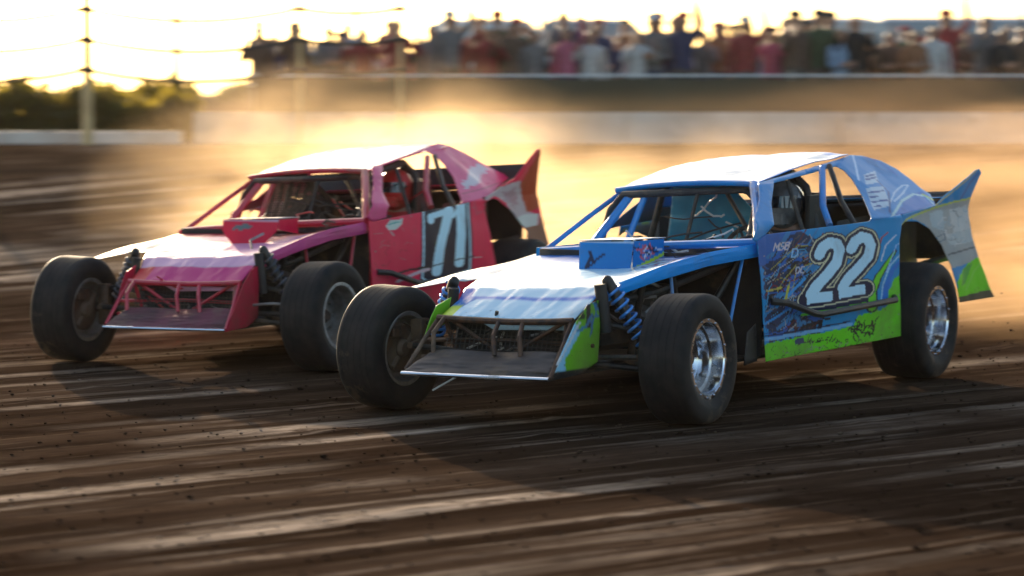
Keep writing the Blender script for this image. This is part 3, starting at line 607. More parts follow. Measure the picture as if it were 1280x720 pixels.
def red_sail(A):
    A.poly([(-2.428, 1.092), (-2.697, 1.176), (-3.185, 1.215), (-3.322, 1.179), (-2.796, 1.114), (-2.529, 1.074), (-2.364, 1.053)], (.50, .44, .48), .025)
    A.stroke([(-2.455, 1.33), (-2.641, 1.365)], .003, (.05, .02, .03)); A.stroke([(-2.283, 1.026), (-2.649, 1.056), (-3.718, 1.109)], .003, (.35, .03, .08))
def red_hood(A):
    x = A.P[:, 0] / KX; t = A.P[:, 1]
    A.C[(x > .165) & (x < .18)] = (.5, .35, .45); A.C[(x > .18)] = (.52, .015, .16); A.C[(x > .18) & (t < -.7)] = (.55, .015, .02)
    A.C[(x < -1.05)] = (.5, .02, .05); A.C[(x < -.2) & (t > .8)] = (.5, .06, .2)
    scribble(A, ((-1.3, -.2), (-1.0, .6)), 40, [(.02, .02, .02), (.6, .55, .55), (.1, .02, .02)], (.003, .01), 81, .06, 1)
def red_scoop(A):
    A.P = A.P / np.array([KX, 1])
    y, z = A.P[:, 0], A.P[:, 1]; d = ((y - .02) / .085) ** 2 + ((z - .845 - (y) * .12) / .022) ** 2 + (vnoise(y * 60, z * 60) - .5) * .9
    A.C[d < .8] = (.10, .16, .17)
    A.C[z > .885] = (.5, .3, .38)

def ident(p): return tuple(p)
XB = [-4.08, -3.73, -2.65, -1.15, .3, .66]; XR = [-3.22, -2.9, -2.34, -.84, .15, .43]
def red_warp(p):
    x = p[0]; xx = float(np.interp(x, XB, XR)) if -4.08 < x < .66 else (x - .23 if x > 0 else x + .86)
    return (xx, p[1], p[2])
nose = [(0.667, 0.259), (0.425, 0.533), (0.302, 0.627), (0.142, 0.642), (0.183, 0.321), (0.375, 0.271)]
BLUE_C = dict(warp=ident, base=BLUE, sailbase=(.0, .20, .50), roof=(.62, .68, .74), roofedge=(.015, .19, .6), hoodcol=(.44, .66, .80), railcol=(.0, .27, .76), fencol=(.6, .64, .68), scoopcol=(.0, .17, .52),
    nosecol=(.16, .45, .02), tube=M['bluetube'], bumpmat=M['hub'], valmat=M['valance'], cagemat=M['dark'], deckmat=M['bluetube'], spring=M['spring'], nerfmat=M['dark'], seatmat=M['black'], strap=M['suitdark'], clut=M['white'],
    door_art=blue_door, quarter_art=blue_quarter, sail_art=blue_sail, hood_art=blue_hood, scoop_art=blue_scoop, scoopside_art=blue_scoopside, nose_art=blue_nose, nose=nose,
    scoopw=(-.125, .195), scoopx=-.70, scoopbot=(.69, .70, .71, .725), spoilh=.05,
    door=[(-1.046, 0.897), (-1.169, 0.229), (-2.642, 0.272), (-2.594, 0.607), (-2.599, 0.843), (-2.639, 0.936), (-2.649, 0.992), (-2.251, 0.964), (-1.162, 0.932)],
    quarter=[(-2.649, 0.992), (-2.627, 0.922), (-2.686, 0.948), (-2.877, 0.941), (-3.061, 0.89), (-3.25, 0.781), (-3.392, 0.661), (-3.485, 0.518), (-3.527, 0.417), (-4.082, 0.418), (-4.012, 0.478), (-3.847, 0.653), (-3.723, 0.819), (-3.654, 0.981), (-3.664, 1.07), (-3.765, 1.212), (-3.725, 1.237), (-3.673, 1.234), (-3.493, 1.174), (-3.267, 1.092), (-3.132, 1.033), (-2.912, 1.011)],
    sail=[(-2.524, 1.283), (-2.865, 1.333), (-3.031, 1.325), (-3.204, 1.293), (-3.304, 1.242), (-3.334, 1.189), (-3.338, 1.126), (-3.383, 1.086), (-3.271, 1.022), (-2.994, 1.008), (-2.68, 0.991), (-2.251, 0.964), (-2.349, 1.029), (-2.459, 1.103), (-2.548, 1.194), (-2.569, 1.249)],
    pillar=[(-1.547, 1.204), (-1.706, 1.204), (-1.441, 1.088), (-1.162, 0.932), (-1.056, 0.888), (-0.997, 0.912), (-1.106, 1.012), (-1.367, 1.112)],
    rail=[(-1.538, 1.2), (-2.865, 1.333), (-2.566, 1.277), (-1.689, 1.196), (-1.477, 1.161)],
    nerf=[(-1.20, .80, .56), (-1.28, .86, .55), (-1.55, .90, .475), (-1.62, .91, .465), (-2.45, 1.0, .50), (-2.52, .96, .51)],
    bright=True, wheels=[(-.05, .885, .338), (.12, -.84, .335), (-3.0, .885, .342), (-2.95, -.9, .34)], steer=(1, -4, 2))
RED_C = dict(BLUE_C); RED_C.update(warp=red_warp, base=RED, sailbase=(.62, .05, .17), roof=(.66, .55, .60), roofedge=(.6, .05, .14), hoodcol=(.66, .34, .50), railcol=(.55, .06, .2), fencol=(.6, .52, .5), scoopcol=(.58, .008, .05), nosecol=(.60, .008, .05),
    tube=M['redtube'], bumpmat=M['redtube'], valmat=M['redvalance'], cagemat=M['dark'], deckmat=M['redtube'], spring=M['darkspring'], nerfmat=M['dark'], seatmat=M['redpart'], strap=M['redpart'], clut=M['redpart'],
    door_art=red_door, quarter_art=red_quarter, sail_art=red_sail, hood_art=red_hood, scoop_art=red_scoop, scoopside_art=None, nose_art=None, scoopw=(-.13, .27), scoopx=-.70, scoopbot=(.81, .71, .715, .83), spoilh=.16,
    door=[(-1.098, 0.892), (-1.17, 0.24), (-2.62, 0.29), (-2.601, 0.54), (-2.482, 0.917), (-2.482, 1.004), (-2.17, 0.96), (-1.174, 0.884)],
    quarter=[(-2.492, 1.003), (-2.472, 0.884), (-2.492, 0.971), (-2.581, 0.99), (-2.787, 0.952), (-3.151, 0.868), (-3.522, 0.738), (-3.5, 0.58), (-3.56, 0.45), (-4.05, 0.43), (-3.985, 0.621), (-3.869, 0.813), (-3.754, 1.014), (-3.721, 1.295), (-3.671, 1.323), (-3.596, 1.313), (-3.323, 1.227), (-3.078, 1.124), (-2.715, 1.074)],
    sail=[(-2.422, 1.322), (-2.675, 1.361), (-2.915, 1.343), (-3.144, 1.291), (-3.298, 1.224), (-3.504, 1.166), (-3.717, 1.119), (-3.139, 1.067), (-2.536, 1.002), (-2.17, 0.96), (-2.282, 1.041), (-2.399, 1.134), (-2.45, 1.213), (-2.47, 1.272)],
    pillar=[(-1.629, 1.225), (-1.762, 1.233), (-1.442, 1.065), (-1.334, 0.956), (-1.316, 0.905), (-1.174, 0.884), (-1.068, 0.913), (-1.233, 1.02), (-1.44, 1.116)],
    rail=[(-1.601, 1.215), (-2.675, 1.361), (-2.43, 1.316), (-1.752, 1.228), (-1.552, 1.175)],
    bright=2, wheels=[(-.03, .905, .338), (.07, -.87, .335), (-2.80, .885, .342), (-2.8, -.9, .34)], steer=(-3, 0, 0))

CARS = {}
for key, (x, y, deg), C, lab in (('blue', (.906, 14.858, 58.96), BLUE_C, 'blue and green dirt race car numbered 22, nearer the camera, white roof and hood'),
                                 ('red', (-1.157, 17.752, 64.05), RED_C, 'red and pink dirt race car numbered 71, behind the blue one at left')):
    ps = math.radians(deg); lf = Vector((math.sin(ps), -math.cos(ps), 0)); o = Vector((x, y, 0)) - lf * .91
    CARS[key] = race_car(key, o, PI + ps, lab, C)

# ------------------------------------------------------------------ people
def skin_mesh(name, chains, sub=1):
    """chains: list of lists of (pos, radius); first chain holds the root; a chain may start with an index tuple (chain, node) to branch"""
    vs = []; rs = []; es = []; idx = {}; roots = []
    for ci, ch in enumerate(chains):
        prev = None
        for k, it in enumerate(ch):
            if isinstance(it[0], int): prev = idx[it]; continue
            vs.append(it[0]); rs.append(it[1]); i = len(vs) - 1; idx[(ci, k)] = i
            if prev is not None: es.append((prev, i))
            else: roots.append(i)
            prev = i
    me = bpy.data.meshes.new(name); me.from_pydata(vs, es, []); ob = bpy.data.objects.new(name, me); COL.objects.link(ob)
    mod = ob.modifiers.new('Skin', 'SKIN'); mod.use_smooth_shade = True
    if not me.skin_vertices: me.attributes
    for i, r in enumerate(rs):
        sv = me.skin_vertices[0].data[i]; rr = r if isinstance(r, tuple) else (r, r); sv.radius = rr; sv.use_root = i in roots
    ss = ob.modifiers.new('Sub', 'SUBSURF'); ss.levels = sub; ss.render_levels = sub
    dg = bpy.context.evaluated_depsgraph_get(); ev = ob.evaluated_get(dg)
    out = bpy.data.meshes.new_from_object(ev); out.name = name
    bpy.data.objects.remove(ob); bpy.data.meshes.remove(me)
    return out
def hand_chains(palm, d, side, curl):
    """four fingers and a thumb as short separate chains rooted inside the palm"""
    P = Vector(palm); d = Vector(d).normalized(); s = Vector(side).normalized(); n = d.cross(s).normalized(); out = []
    for i, L in enumerate((.070, .080, .074, .058)):
        a = P + s * (-.027 + .018 * i) + d * .02; b = a + d * (L * .5) + n * curl * .018; c = b + (d * (1 - curl * .6) + n * curl).normalized() * L * .35; e = c + (d * (1 - curl) + n * curl * 1.3).normalized() * L * .28
        out.append([(tuple(a), .009), (tuple(b), .0085), (tuple(c), .008), (tuple(e), .0065)])
    a = P - s * .022 - d * .01; b = a - s * .03 + d * .02; c = b - s * .012 + d * .03 + n * .01
    out.append([(tuple(a), .011), (tuple(b), .010), (tuple(c), .008)]); return out

def standing(arm_l, arm_r, lean=0, head_turn=0, foot=.1):
    """arm_* = [elbow, wrist, palm] offsets; the figure faces -y, 1.74 m tall"""
    L = lean
    ch = [[((0, 0, .95), (.155, .115)), ((0, -.005 - L * .1, 1.10), (.14, .105)), ((0, -.01 - L * .5, 1.28), (.165, .115)), ((0, 0 - L, 1.42), (.13, .085)), ((0, .005 - L * 1.1, 1.49), (.055, .055)), ((0, -.01 - L * 1.3, 1.575), (.072, .085)), ((0, -.008 - L * 1.35, 1.66), (.076, .095)), ((0, .0 - L * 1.35, 1.715), (.052, .07))]]
    for s, arm in ((1, arm_l), (-1, arm_r)):
        e, w, p = arm
        ch.append([(0, 3), ((s * .165, -L, 1.41), .06), ((s * (.165 + e[0]), e[1] - L, 1.41 + e[2]), .045), ((s * (.165 + w[0]), w[1] - L, 1.41 + w[2]), .03), ((s * (.165 + p[0]), p[1] - L, 1.41 + p[2]), (.038, .022))])
        ch.append([(0, 0), ((s * .095, 0, .86), .095), ((s * .10, -.02, .50), .062), ((s * (.10 + foot * .3), .01, .10), .042), ((s * (.10 + foot * .3), -.02, .045), .045), ((s * (.11 + foot * .3), -.15, .032), (.042, .028))])
        wv = Vector((s * (.165 + w[0]), w[1] - L, 1.41 + w[2])); pv = Vector((s * (.165 + p[0]), p[1] - L, 1.41 + p[2]))
        sd = Vector((0, -1, 0)) if abs((pv - wv).normalized().z) > .6 else Vector((0, 0, 1))
        ch += hand_chains(pv, pv - wv, sd, .5)
    return ch
DOWN = [(.05, .02, -.29), (.05, -.06, -.54), (.05, -.09, -.61)]
CROSS = [(.06, -.06, -.27), (-.10, -.22, -.25), (-.17, -.23, -.23)]
UP = [(.10, -.10, -.20), (.03, -.25, .02), (.01, -.28, .10)]
RAIL = [(.06, -.12, -.25), (.04, -.34, -.36), (.02, -.42, -.37)]
HIGH = [(.12, -.05, .18), (.06, -.08, .44), (.05, -.10, .53)]
POSES = [('a', standing(DOWN, DOWN)), ('b', standing(CROSS, CROSS)), ('c', standing(DOWN, UP)), ('d', standing(RAIL, RAIL, .05)), ('e', standing(HIGH, DOWN)), ('f', standing(UP, UP, .02))]
def body_from(name, chains):
    palms = [Vector(ch[-1][0]) for ch in chains if len(ch) == 5 and isinstance(ch[0][0], int) and ch[0][1] == 3]
    me = skin_mesh(name, chains)
    bm = bmesh.new(); bm.from_mesh(me)
    nose = [v for v in bm.verts if 1.575 < v.co.z < 1.64 and abs(v.co.x) < .022 and v.co.y < -.06]
    for v in nose: v.co.y -= .022
    def ball(c, r):
        g = bmesh.ops.create_uvsphere(bm, u_segments=8, v_segments=6, radius=1)
        for v in g['verts']: v.co = Vector((v.co.x * r[0] + c[0], v.co.y * r[1] + c[1], v.co.z * r[2] + c[2]))
        return g['verts']
    hy = min(v.co.y for v in bm.verts if 1.6 < v.co.z < 1.66 and abs(v.co.x) < .08)
    for s in (-1, 1):
        ball((s * .078, .0, 1.62), (.012, .022, .032)); 
        for v in ball((s * .03, hy + .028, 1.635), (.013, .010, .009)):
            for f in v.link_faces: f.material_index = 4
    for v in ball((0, hy + .026, 1.565), (.026, .010, .007)):
        for f in v.link_faces: f.material_index = 5
    for f in bm.faces:
        if f.material_index in (4, 5): continue
        c = f.calc_center_median(); r = math.hypot(c.x, c.y)
        if c.z > 1.50 and abs(c.x) < .12:
            f.material_index = 1 if (c.z > 1.662 or (c.y > .0 and c.z > 1.56)) else 0
        elif c.z < .09: f.material_index = 5
        elif c.z < .96 and abs(c.x) < .20 and min((c - q).length for q in palms) > .11 and c.y > -.12: f.material_index = 3
        elif abs(c.x) < .20 and c.z < 1.50 and c.y > -.17: f.material_index = 2
        elif c.z > .70 and (abs(c.x) > .12 or c.z > .96) and min((c - q).length for q in palms) > .13: f.material_index = 2
        else: f.material_index = 0
        f.smooth = True
    bm.to_mesh(me); bm.free()
    return me
BODIES = [body_from('person', ch) for _, ch in POSES]
def cloth(name, c): return mat('cloth_' + name, c, .85, 0, [v * .7 for v in c], 12, bmp=.3)
SHIRTS = [('red', (.24, .03, .03)), ('grey', (.15, .14, .14)), ('dark blue', (.025, .035, .09)), ('white', (.50, .48, .46)), ('black', (.015, .014, .014)), ('pink', (.42, .10, .16)), ('brown', (.10, .06, .04)), ('pale blue', (.22, .32, .45)), ('orange', (.26, .11, .05)), ('green', (.045, .075, .035))]
SM = {n: cloth('shirt_' + n.replace(' ', '_'), c) for n, c in SHIRTS}
TR = [cloth('trousers_' + str(i), c) for i, c in enumerate([(.04, .05, .09), (.08, .07, .06), (.02, .02, .02)])]
HR = [mat('hair_' + str(i), c, .6) for i, c in enumerate([(.02, .013, .01), (.09, .05, .025), (.2, .14, .08)])]
EYE = mat('eye_dark', (.02, .015, .012), .3); SHOE = mat('shoe', (.03, .028, .028), .6); CAPM = {n: mat('cap_' + n, c, .8) for n, c in (('black', (.02, .02, .02)), ('white', (.6, .6, .58)), ('red', (.4, .03, .03)))}
for me in BODIES:
    for m in (M['skin'], HR[0], SM['grey'], TR[0], EYE, SHOE): me.materials.append(m)
capmb = MB()
for k in range(7):
    pass
capmb.lathe([(1.672, .098), (1.70, .096), (1.735, .080), (1.755, .045), (1.760, .002)], 18, 'z', (0, -.004, 0), False)
capmb.add([(-.07, -.085, 1.675), (.07, -.085, 1.675), (.06, -.155, 1.662), (.0, -.178, 1.66), (-.06, -.155, 1.662)], [[0, 1, 2, 3, 4]])
cap_src = capmb.build('cap', CAPM['black']); cap_me = cap_src.data; bpy.data.objects.remove(cap_src)
BANK = 1.02
# (pixel column in the photo's framing turned into metres across, row distance, height scale, shirt)
f_ = 3621.7
crowd = []
cr = random.Random(12)
front = [(325, 1.60, 'brown'), (368, 1.72, 'brown'), (412, 1.66, 'grey'), (455, 1.62, 'red'), (497, 1.74, 'red'), (540, 1.68, 'grey'), (562, 1.84, 'grey'), (612, 1.66, 'red'), (640, 1.72, 'brown'), (668, 1.6, 'grey'), (708, 1.64, 'pink'), (738, 1.6, 'white'), (795, 1.6, 'white'),
         (815, 1.80, 'grey'), (853, 1.82, 'dark blue'), (880, 1.6, 'grey'), (930, 1.76, 'red'), (965, 1.62, 'pink'), (992, 1.84, 'brown'), (1022, 1.86, 'green'), (1050, 1.62, 'pale blue'), (1067, 1.80, 'black'), (1110, 1.58, 'brown'), (1142, 1.60, 'orange'), (1165, 1.66, 'white'), (1180, 1.86, 'red'), (1228, 1.80, 'grey'), (1250, 1.60, 'black'), (1275, 1.66, 'brown')]
for u, h, s in front: crowd.append((u, 41.2 + cr.uniform(-.2, .3), h, s))
back = list(range(335, 1300, 31))
for u in back:
    crowd.append((u + cr.uniform(-10, 10), 42.6 + cr.uniform(-.3, .4), cr.uniform(1.38, 1.66), cr.choice([n for n, _ in SHIRTS])))
for u in (604, 622, 646, 704, 728, 748, 822, 842, 980, 1006, 1016, 1036): crowd.append((u, 41.9, 1.80 + cr.uniform(-.08, .10), cr.choice(['brown', 'black', 'green', 'red', 'dark blue'])))
for u in range(320, 1300, 58): crowd.append((u + cr.uniform(-14, 14), 44.2 + cr.uniform(-.3, .4), cr.uniform(1.5, 1.7), cr.choice([n for n, _ in SHIRTS])))
cnt = {}
for k_, (yy, hh, lab_) in enumerate(((42.9, .06, 'low timber viewing step under the second row of spectators'), (44.5, .14, 'higher timber viewing step under the back row of spectators'))):
    b = MB(); b.box((4.4, yy, BANK + hh / 2 - .05), (16.5, 1.5, hh + .1)); o = b.build('viewing_step', mat('step_timber', (.16, .12, .08), .9, 0, (.1, .07, .05), 4), smooth=False); tag(o, lab_, 'platform')
ordn = ['first', 'second', 'third', 'fourth', 'fifth', 'sixth', 'seventh', 'eighth', 'ninth', 'tenth', 'eleventh', 'twelfth', 'thirteenth', 'fourteenth', 'fifteenth', 'sixteenth', 'seventeenth', 'eighteenth', 'nineteenth', 'twentieth', 'twenty-first', 'twenty-second', 'twenty-third', 'twenty-fourth']
for u, D, h, s in sorted(crowd):
    i = cr.randrange(len(BODIES)); o = bpy.data.objects.new('person', BODIES[i]); COL.objects.link(o)
    o.location = ((u - 640) * D / f_, D, BANK + (.06 if 42.2 < D < 43.5 else .14 if D > 43.5 else 0)); k = h / 1.74; o.scale = (k * 1.05, k * 1.05, k); o.rotation_euler = (0, 0, cr.uniform(-.6, .6))
    for sl, m in ((1, cr.choice(HR)), (2, SM[s]), (3, cr.choice(TR))): o.material_slots[sl].link = 'OBJECT'; o.material_slots[sl].material = m
    n = cnt.get(s, 0); cnt[s] = n + 1
    tag(o, 'spectator behind the fence, %s %s shirt from the left' % (ordn[n], s), 'person', 'spectators standing behind the track')
    if cr.random() < .4:
        c = bpy.data.objects.new('cap', cap_me); COL.objects.link(c); c.parent = o; c.material_slots[0].link = 'OBJECT'; c.material_slots[0].material = CAPM[cr.choice(['black', 'white', 'red'])]

# drivers ------------------------------------------------------------
def driver(key, suit, lab, warp):
    y = .30; z0 = .45
    ch = [[((-2.06, y, z0), (.16, .13)), ((-2.13, y, z0 + .15), (.15, .12)), ((-2.14, y, z0 + .30), (.17, .12)), ((-2.13, y, z0 + .40), (.13, .10)), ((-2.11, y, z0 + .47), .06), ((-2.08, y, z0 + .55), .075), ((-2.08, y, z0 + .62), .08)]]
    for s in (1, -1):
        ch.append([(0, 3), ((-2.11, y + s * .18, z0 + .38), .062), ((-1.90, y + s * .22, z0 + .20), .05), ((-1.72, y + s * .17, z0 + .32), .036), ((-1.665, y + s * .155, z0 + .35), (.035, .024))])
        ch.append([(0, 0), ((-1.96, y + s * .10, z0 - .02), .09), ((-1.62, y + s * .11, z0 + .06), .065), ((-1.34, y + s * .10, .36), .045), ((-1.26, y + s * .10, .40), .04)])
        ch += hand_chains((-1.65, y + s * .155, z0 + .355), (.5, 0, .6), (0, s, .1), .9)
    me = skin_mesh('person', ch)
    for v in me.vertices: v.co = warp(v.co)
    me.materials.clear(); me.materials.append(suit); me.materials.append(M['glove']); me.materials.append(M['skin'])
    for p in me.polygons:
        p.use_smooth = True
        if p.center.z > z0 + .46: p.material_index = 2
        elif p.center.x > warp((-1.72, 0, 0))[0] and p.center.z > z0 + .28: p.material_index = 1
    o = bpy.data.objects.new('person', me); COL.objects.link(o); o.location = CARS[key].location; o.rotation_euler = CARS[key].rotation_euler
    tag(o, lab, 'person', 'drivers inside the race cars')
    hx = (-2.07, y, z0 + .60)
    b = MB(); b.ball(hx, (.145, .125, .145), 12); b.box((hx[0] + .11, y, hx[2] - .08), (.09, .13, .07)); h = b.build('helmet', M['helmet'] if key == 'blue' else M['redpart'], o, warp)
    b = MB(); 
    V = []; 
    for a in np.linspace(-1.1, 1.1, 12):
        for e in (-.10, .38): V.append((hx[0] + .151 * math.cos(a) * math.cos(e), hx[1] + .131 * math.sin(a) * math.cos(e), hx[2] + .15 * math.sin(e)))
    b.add(V, [[2 * i, 2 * i + 2, 2 * i + 3, 2 * i + 1] for i in range(11)]); b.build('visor', M['visor'], h, warp)
driver('blue', M['suitdark'], 'driver in a dark suit and dark helmet inside the blue race car', lambda p: (p[0] - .2, p[1] + .06, p[2]))
driver('red', M['suitred'], 'driver in a red suit and red helmet inside the red race car', lambda p: red_warp((p[0] - .2, p[1] + .06, p[2])))

# ------------------------------------------------------------------ ground
def bank(Y):
    t = np.clip((Y - 20) / 19, 0, 1); return BANK * t * t * (3 - 2 * t)
xs = np.concatenate([-12 - np.geomspace(.1, 700, 40)[::-1], np.arange(-12, 14, .055), 14 + np.geomspace(.1, 700, 40)])
ys = np.concatenate([7 - np.geomspace(.1, 300, 26)[::-1], np.arange(7, 20, .05), np.arange(20, 40, .16), 40 + np.geomspace(.2, 2600, 46)])
X, Y = np.meshgrid(xs, ys); ang = math.radians(39.5); U = X * math.cos(ang) + Y * math.sin(ang); V = -X * math.sin(ang) + Y * math.cos(ang)
V2 = V + .10 * np.sin(U * .35)
near = np.clip(1 - np.maximum(np.abs(X - 1) - 14, 0) / 8, 0, 1) * np.clip(1 - np.maximum(Y - 36, 0) / 4, 0, 1)
wet = vnoise(U * .18 + 3, V2 * .8)
h1 = vnoise(U * .5, V2 * 3.2); h1 = 1 - np.abs(h1 * 2 - 1)
h2 = vnoise(U * 1.4 + 50, V2 * 9 + 7); h3 = vnoise(U * 6 + 11, V2 * 26 + 3); h4 = vnoise(X * 5, Y * 5) 
Z = bank(Y) + near * ((h1 - .5) * .007 * (.3 + wet) + (h2 - .5) * .006 + (h3 - .5) * .004 + (np.maximum(h4 - .72, 0)) * .05 * h3 - .006)
nx, ny = len(xs), len(ys); verts = np.stack([X.ravel(), Y.ravel(), Z.ravel()], 1)
i0 = (np.arange(ny - 1)[:, None] * nx + np.arange(nx - 1)[None]).ravel(); fc = np.stack([i0, i0 + 1, i0 + nx + 1, i0 + nx], 1)
me = bpy.data.meshes.new('ground'); me.vertices.add(len(verts)); me.vertices.foreach_set('co', verts.ravel()); me.loops.add(fc.size); me.loops.foreach_set('vertex_index', fc.ravel())
me.polygons.add(len(fc)); me.polygons.foreach_set('loop_start', np.arange(len(fc)) * 4); me.polygons.foreach_set('loop_total', np.full(len(fc), 4)); me.update(calc_edges=True); me.polygons.foreach_set('use_smooth', [True] * len(fc))
m, t, p = nt('track_dirt')
tc = t.nodes.new('ShaderNodeTexCoord'); mp = t.nodes.new('ShaderNodeMapping'); mp.vector_type = 'POINT'; mp.inputs['Rotation'].default_value = (0, 0, -ang); t.links.new(tc.outputs['Object'], mp.inputs[0])
def stretch(sx, sy):
    q = t.nodes.new('ShaderNodeMapping'); q.inputs['Scale'].default_value = (sx, sy, 1); t.links.new(mp.outputs[0], q.inputs[0]); return q.outputs[0]
a1 = noise_of(t, 1, 5, stretch(.16, 1.9)); a5 = noise_of(t, 1, 5, stretch(.11, 2.7), .6); a2 = noise_of(t, 1, 6, stretch(.7, 11), .65); a3 = noise_of(t, 1, 5, stretch(5, 38), .7); a4 = noise_of(t, 3.5, 6, tc.outputs['Object'], .7)
c = mixc(t, ramp(t, a1, .40, .64), (.020, .012, .0075), (.055, .036, .024))
pa = noise_of(t, .32, 3, tc.outputs['Object'], .5); mm = t.nodes.new('ShaderNodeMath'); mm.operation = 'MULTIPLY'; t.links.new(ramp(t, a5, .50, .66), mm.inputs[0]); t.links.new(ramp(t, pa, .42, .60), mm.inputs[1])
c = mixc(t, mm.outputs[0], c, (.40, .32, .25)); c = mixc(t, ramp(t, a2, .56, .80), c, (.17, .125, .09)); c = mixc(t, ramp(t, a3, .50, .72), c, (.020, .012, .008)); 
f5 = ramp(t, a4, .52, .72); c = mixc(t, f5, c, (.035, .022, .015)); t.links.new(c, p.inputs['Base Color'])
t.links.new(ramp(t, a1, .2, 1.4), p.inputs['Roughness']); p.inputs['Roughness'].default_value = .8
rr = t.nodes.new('ShaderNodeMapRange'); t.links.new(a1, rr.inputs[0]); rr.inputs[1].default_value = .35; rr.inputs[2].default_value = .65; rr.inputs[3].default_value = .8; rr.inputs[4].default_value = 1; p.inputs['Specular IOR Level'].default_value = 0; p.inputs['IOR'].default_value = 1.0; t.links.new(rr.outputs[0], p.inputs['Roughness'])
bump(t, p, a3, .3, .02)
g = link('ground', me, m); tag(g, kind='structure')

# loose clods thrown on to the surface
cb = []
for k in range(5):
    bm = bmesh.new(); bmesh.ops.create_icosphere(bm, subdivisions=2, radius=1)
    rr_ = random.Random(k)
    for v in bm.verts: v.co *= .75 + .5 * rr_.random() ** 1.5
    me_ = bpy.data.meshes.new('dirt_clod'); bm.to_mesh(me_); bm.free(); me_.materials.append(m); cb.append(me_)
b = MB(); rc = random.Random(4)
for k in range(1400):
    y = rc.uniform(9.5, 20); x = rc.uniform(-.20, .20) * y + rc.uniform(-.5, .5); r = rc.uniform(.003, .008) * (1.7 if rc.random() < .05 else 1); src = cb[k % 5]; a = rc.uniform(0, 6.3); ca, sa = math.cos(a), math.sin(a)
    b.add([(x + (v.co.x * ca - v.co.y * sa) * r * 1.3, y + (v.co.x * sa + v.co.y * ca) * r, v.co.z * r * .7 + .002) for v in src.vertices], [list(q.vertices) for q in src.polygons])
for k in range(70):
    x = 2.9 + rc.random() ** 1.5 * 2.2; y = rc.uniform(16.9, 19.5); z = .03 + rc.random() ** 1.6 * (.35 + .35 * (x - 2.9)); r = rc.uniform(.003, .008); src = cb[k % 5]
    b.add([(x + v.co.x * r, y + v.co.y * r, z + v.co.z * r) for v in src.vertices], [list(q.vertices) for q in src.polygons])
o = b.build('loose_dirt', m, ang=80); tag(o, 'small loose clods of brown dirt scattered over the track', 'dirt', kind='stuff')

# ------------------------------------------------------------------ wall, fences, background
conc = mat('pale_concrete', (.58, .53, .47), .85, 0, (.38, .33, .28), 1.3, dust=.1, bmp=.3)
def wall(x0, x1, y, z0, z1, th, name, lab):
    b = MB(); n = int((x1 - x0) / 3) + 1
    for i in range(n):
        a = x0 + (x1 - x0) * i / n; c_ = x0 + (x1 - x0) * (i + 1) / n - .015
        b.add([(a, y, z0), (c_, y, z0), (c_, y + th * .25, z1), (a, y + th * .25, z1), (a, y + th, z0), (c_, y + th, z0), (c_, y + th * .75, z1), (a, y + th * .75, z1)],
              [[0, 1, 2, 3], [3, 2, 6, 7], [4, 7, 6, 5], [0, 3, 7, 4], [1, 5, 6, 2], [0, 4, 5, 1]])
    o = b.build(name, conc, smooth=False); tag(o, lab, 'wall'); return o
wall(-4.35, 34, 39.6, BANK - .15, 1.445, .35, 'concrete_wall', 'pale concrete trackside wall running behind both race cars')
wall(-30, -4.5, 39.4, BANK - .2, 1.185, .5, 'low_wall', 'low pale kerb wall at far left in front of the hedge')

leafm = mat('hedge_leaf', (.045, .06, .018), .6, 0, (.09, .085, .025), 3)
_t = leafm.node_tree; _tr = _t.nodes.new('ShaderNodeBsdfTranslucent'); _tr.inputs[0].default_value = (.22, .17, .02, 1); _mx = _t.nodes.new('ShaderNodeMixShader'); _mx.inputs[0].default_value = .5
_t.links.new(_t.nodes['Principled BSDF'].outputs[0], _mx.inputs[1]); _t.links.new(_tr.outputs[0], _mx.inputs[2]); _t.links.new(_mx.outputs[0], _t.nodes['Material Output'].inputs[0])
bark = mat('bark', (.06, .04, .028), .9, 0, (.035, .025, .018), 12, bmp=.5)
def leaf_mass(name, lab, cat, x0, x1, y0, y1, zf, n, seed, size=.07, group=None):
    r = random.Random(seed); root = empty(name, ((x0 + x1) / 2, (y0 + y1) / 2, BANK)); tag(root, lab, cat, group); b = MB(); ox, oy = root.location.x, root.location.y
    for k in range(n):
        x = r.uniform(x0, x1); y = r.uniform(y0, y1); H = zf(x); z = (H + r.gauss(0, .07)) * (1 - r.random() ** 1.7)
        if r.random() < .35: z *= r.random()
        s = size * r.uniform(.6, 1.5); a = Vector((r.gauss(0, 1), r.gauss(0, 1), r.gauss(0, 1))).normalized() * s; c_ = Vector((r.gauss(0, 1), r.gauss(0, 1), r.gauss(0, 1))); c_ = a.cross(c_).normalized() * s * .55; P = Vector((x - ox, y - oy, z))
        b.add([P - a, P + c_, P + a, P - c_], [[0, 1, 2, 3]])
    b.build('foliage', leafm, root, smooth=False)
    for k in range(max(3, int((x1 - x0) * 1.5))):
        s = MB(); x = r.uniform(x0, x1) - ox; y = r.uniform(y0, y1) - oy; s.tube([(x, y, -.05), (x + r.uniform(-.1, .1), y, .35), (x + r.uniform(-.2, .2), y + r.uniform(-.1, .1), zf(x + ox) * .8)], [.03, .022, .008], 6); s.build('stem', bark, root)
    return root
def hz(base, seed):
    return lambda x: base + .10 * math.sin(x * 1.7 + seed) + .08 * math.sin(x * 5.1 + seed * 2) + .07 * math.sin(x * 13.7 + seed * 3)
leaf_mass('hedge', 'long dark clipped hedge at far left behind the low kerb wall', 'hedge', -9.6, -4.75, 43.0, 44.4, hz(.62, 1), 8000, 1, .075)
leaf_mass('bush', 'dark bush rising above the hedge beside the tall fence post', 'bush', -6.9, -5.2, 47, 48.5, hz(.80, 3), 2500, 2, .08)
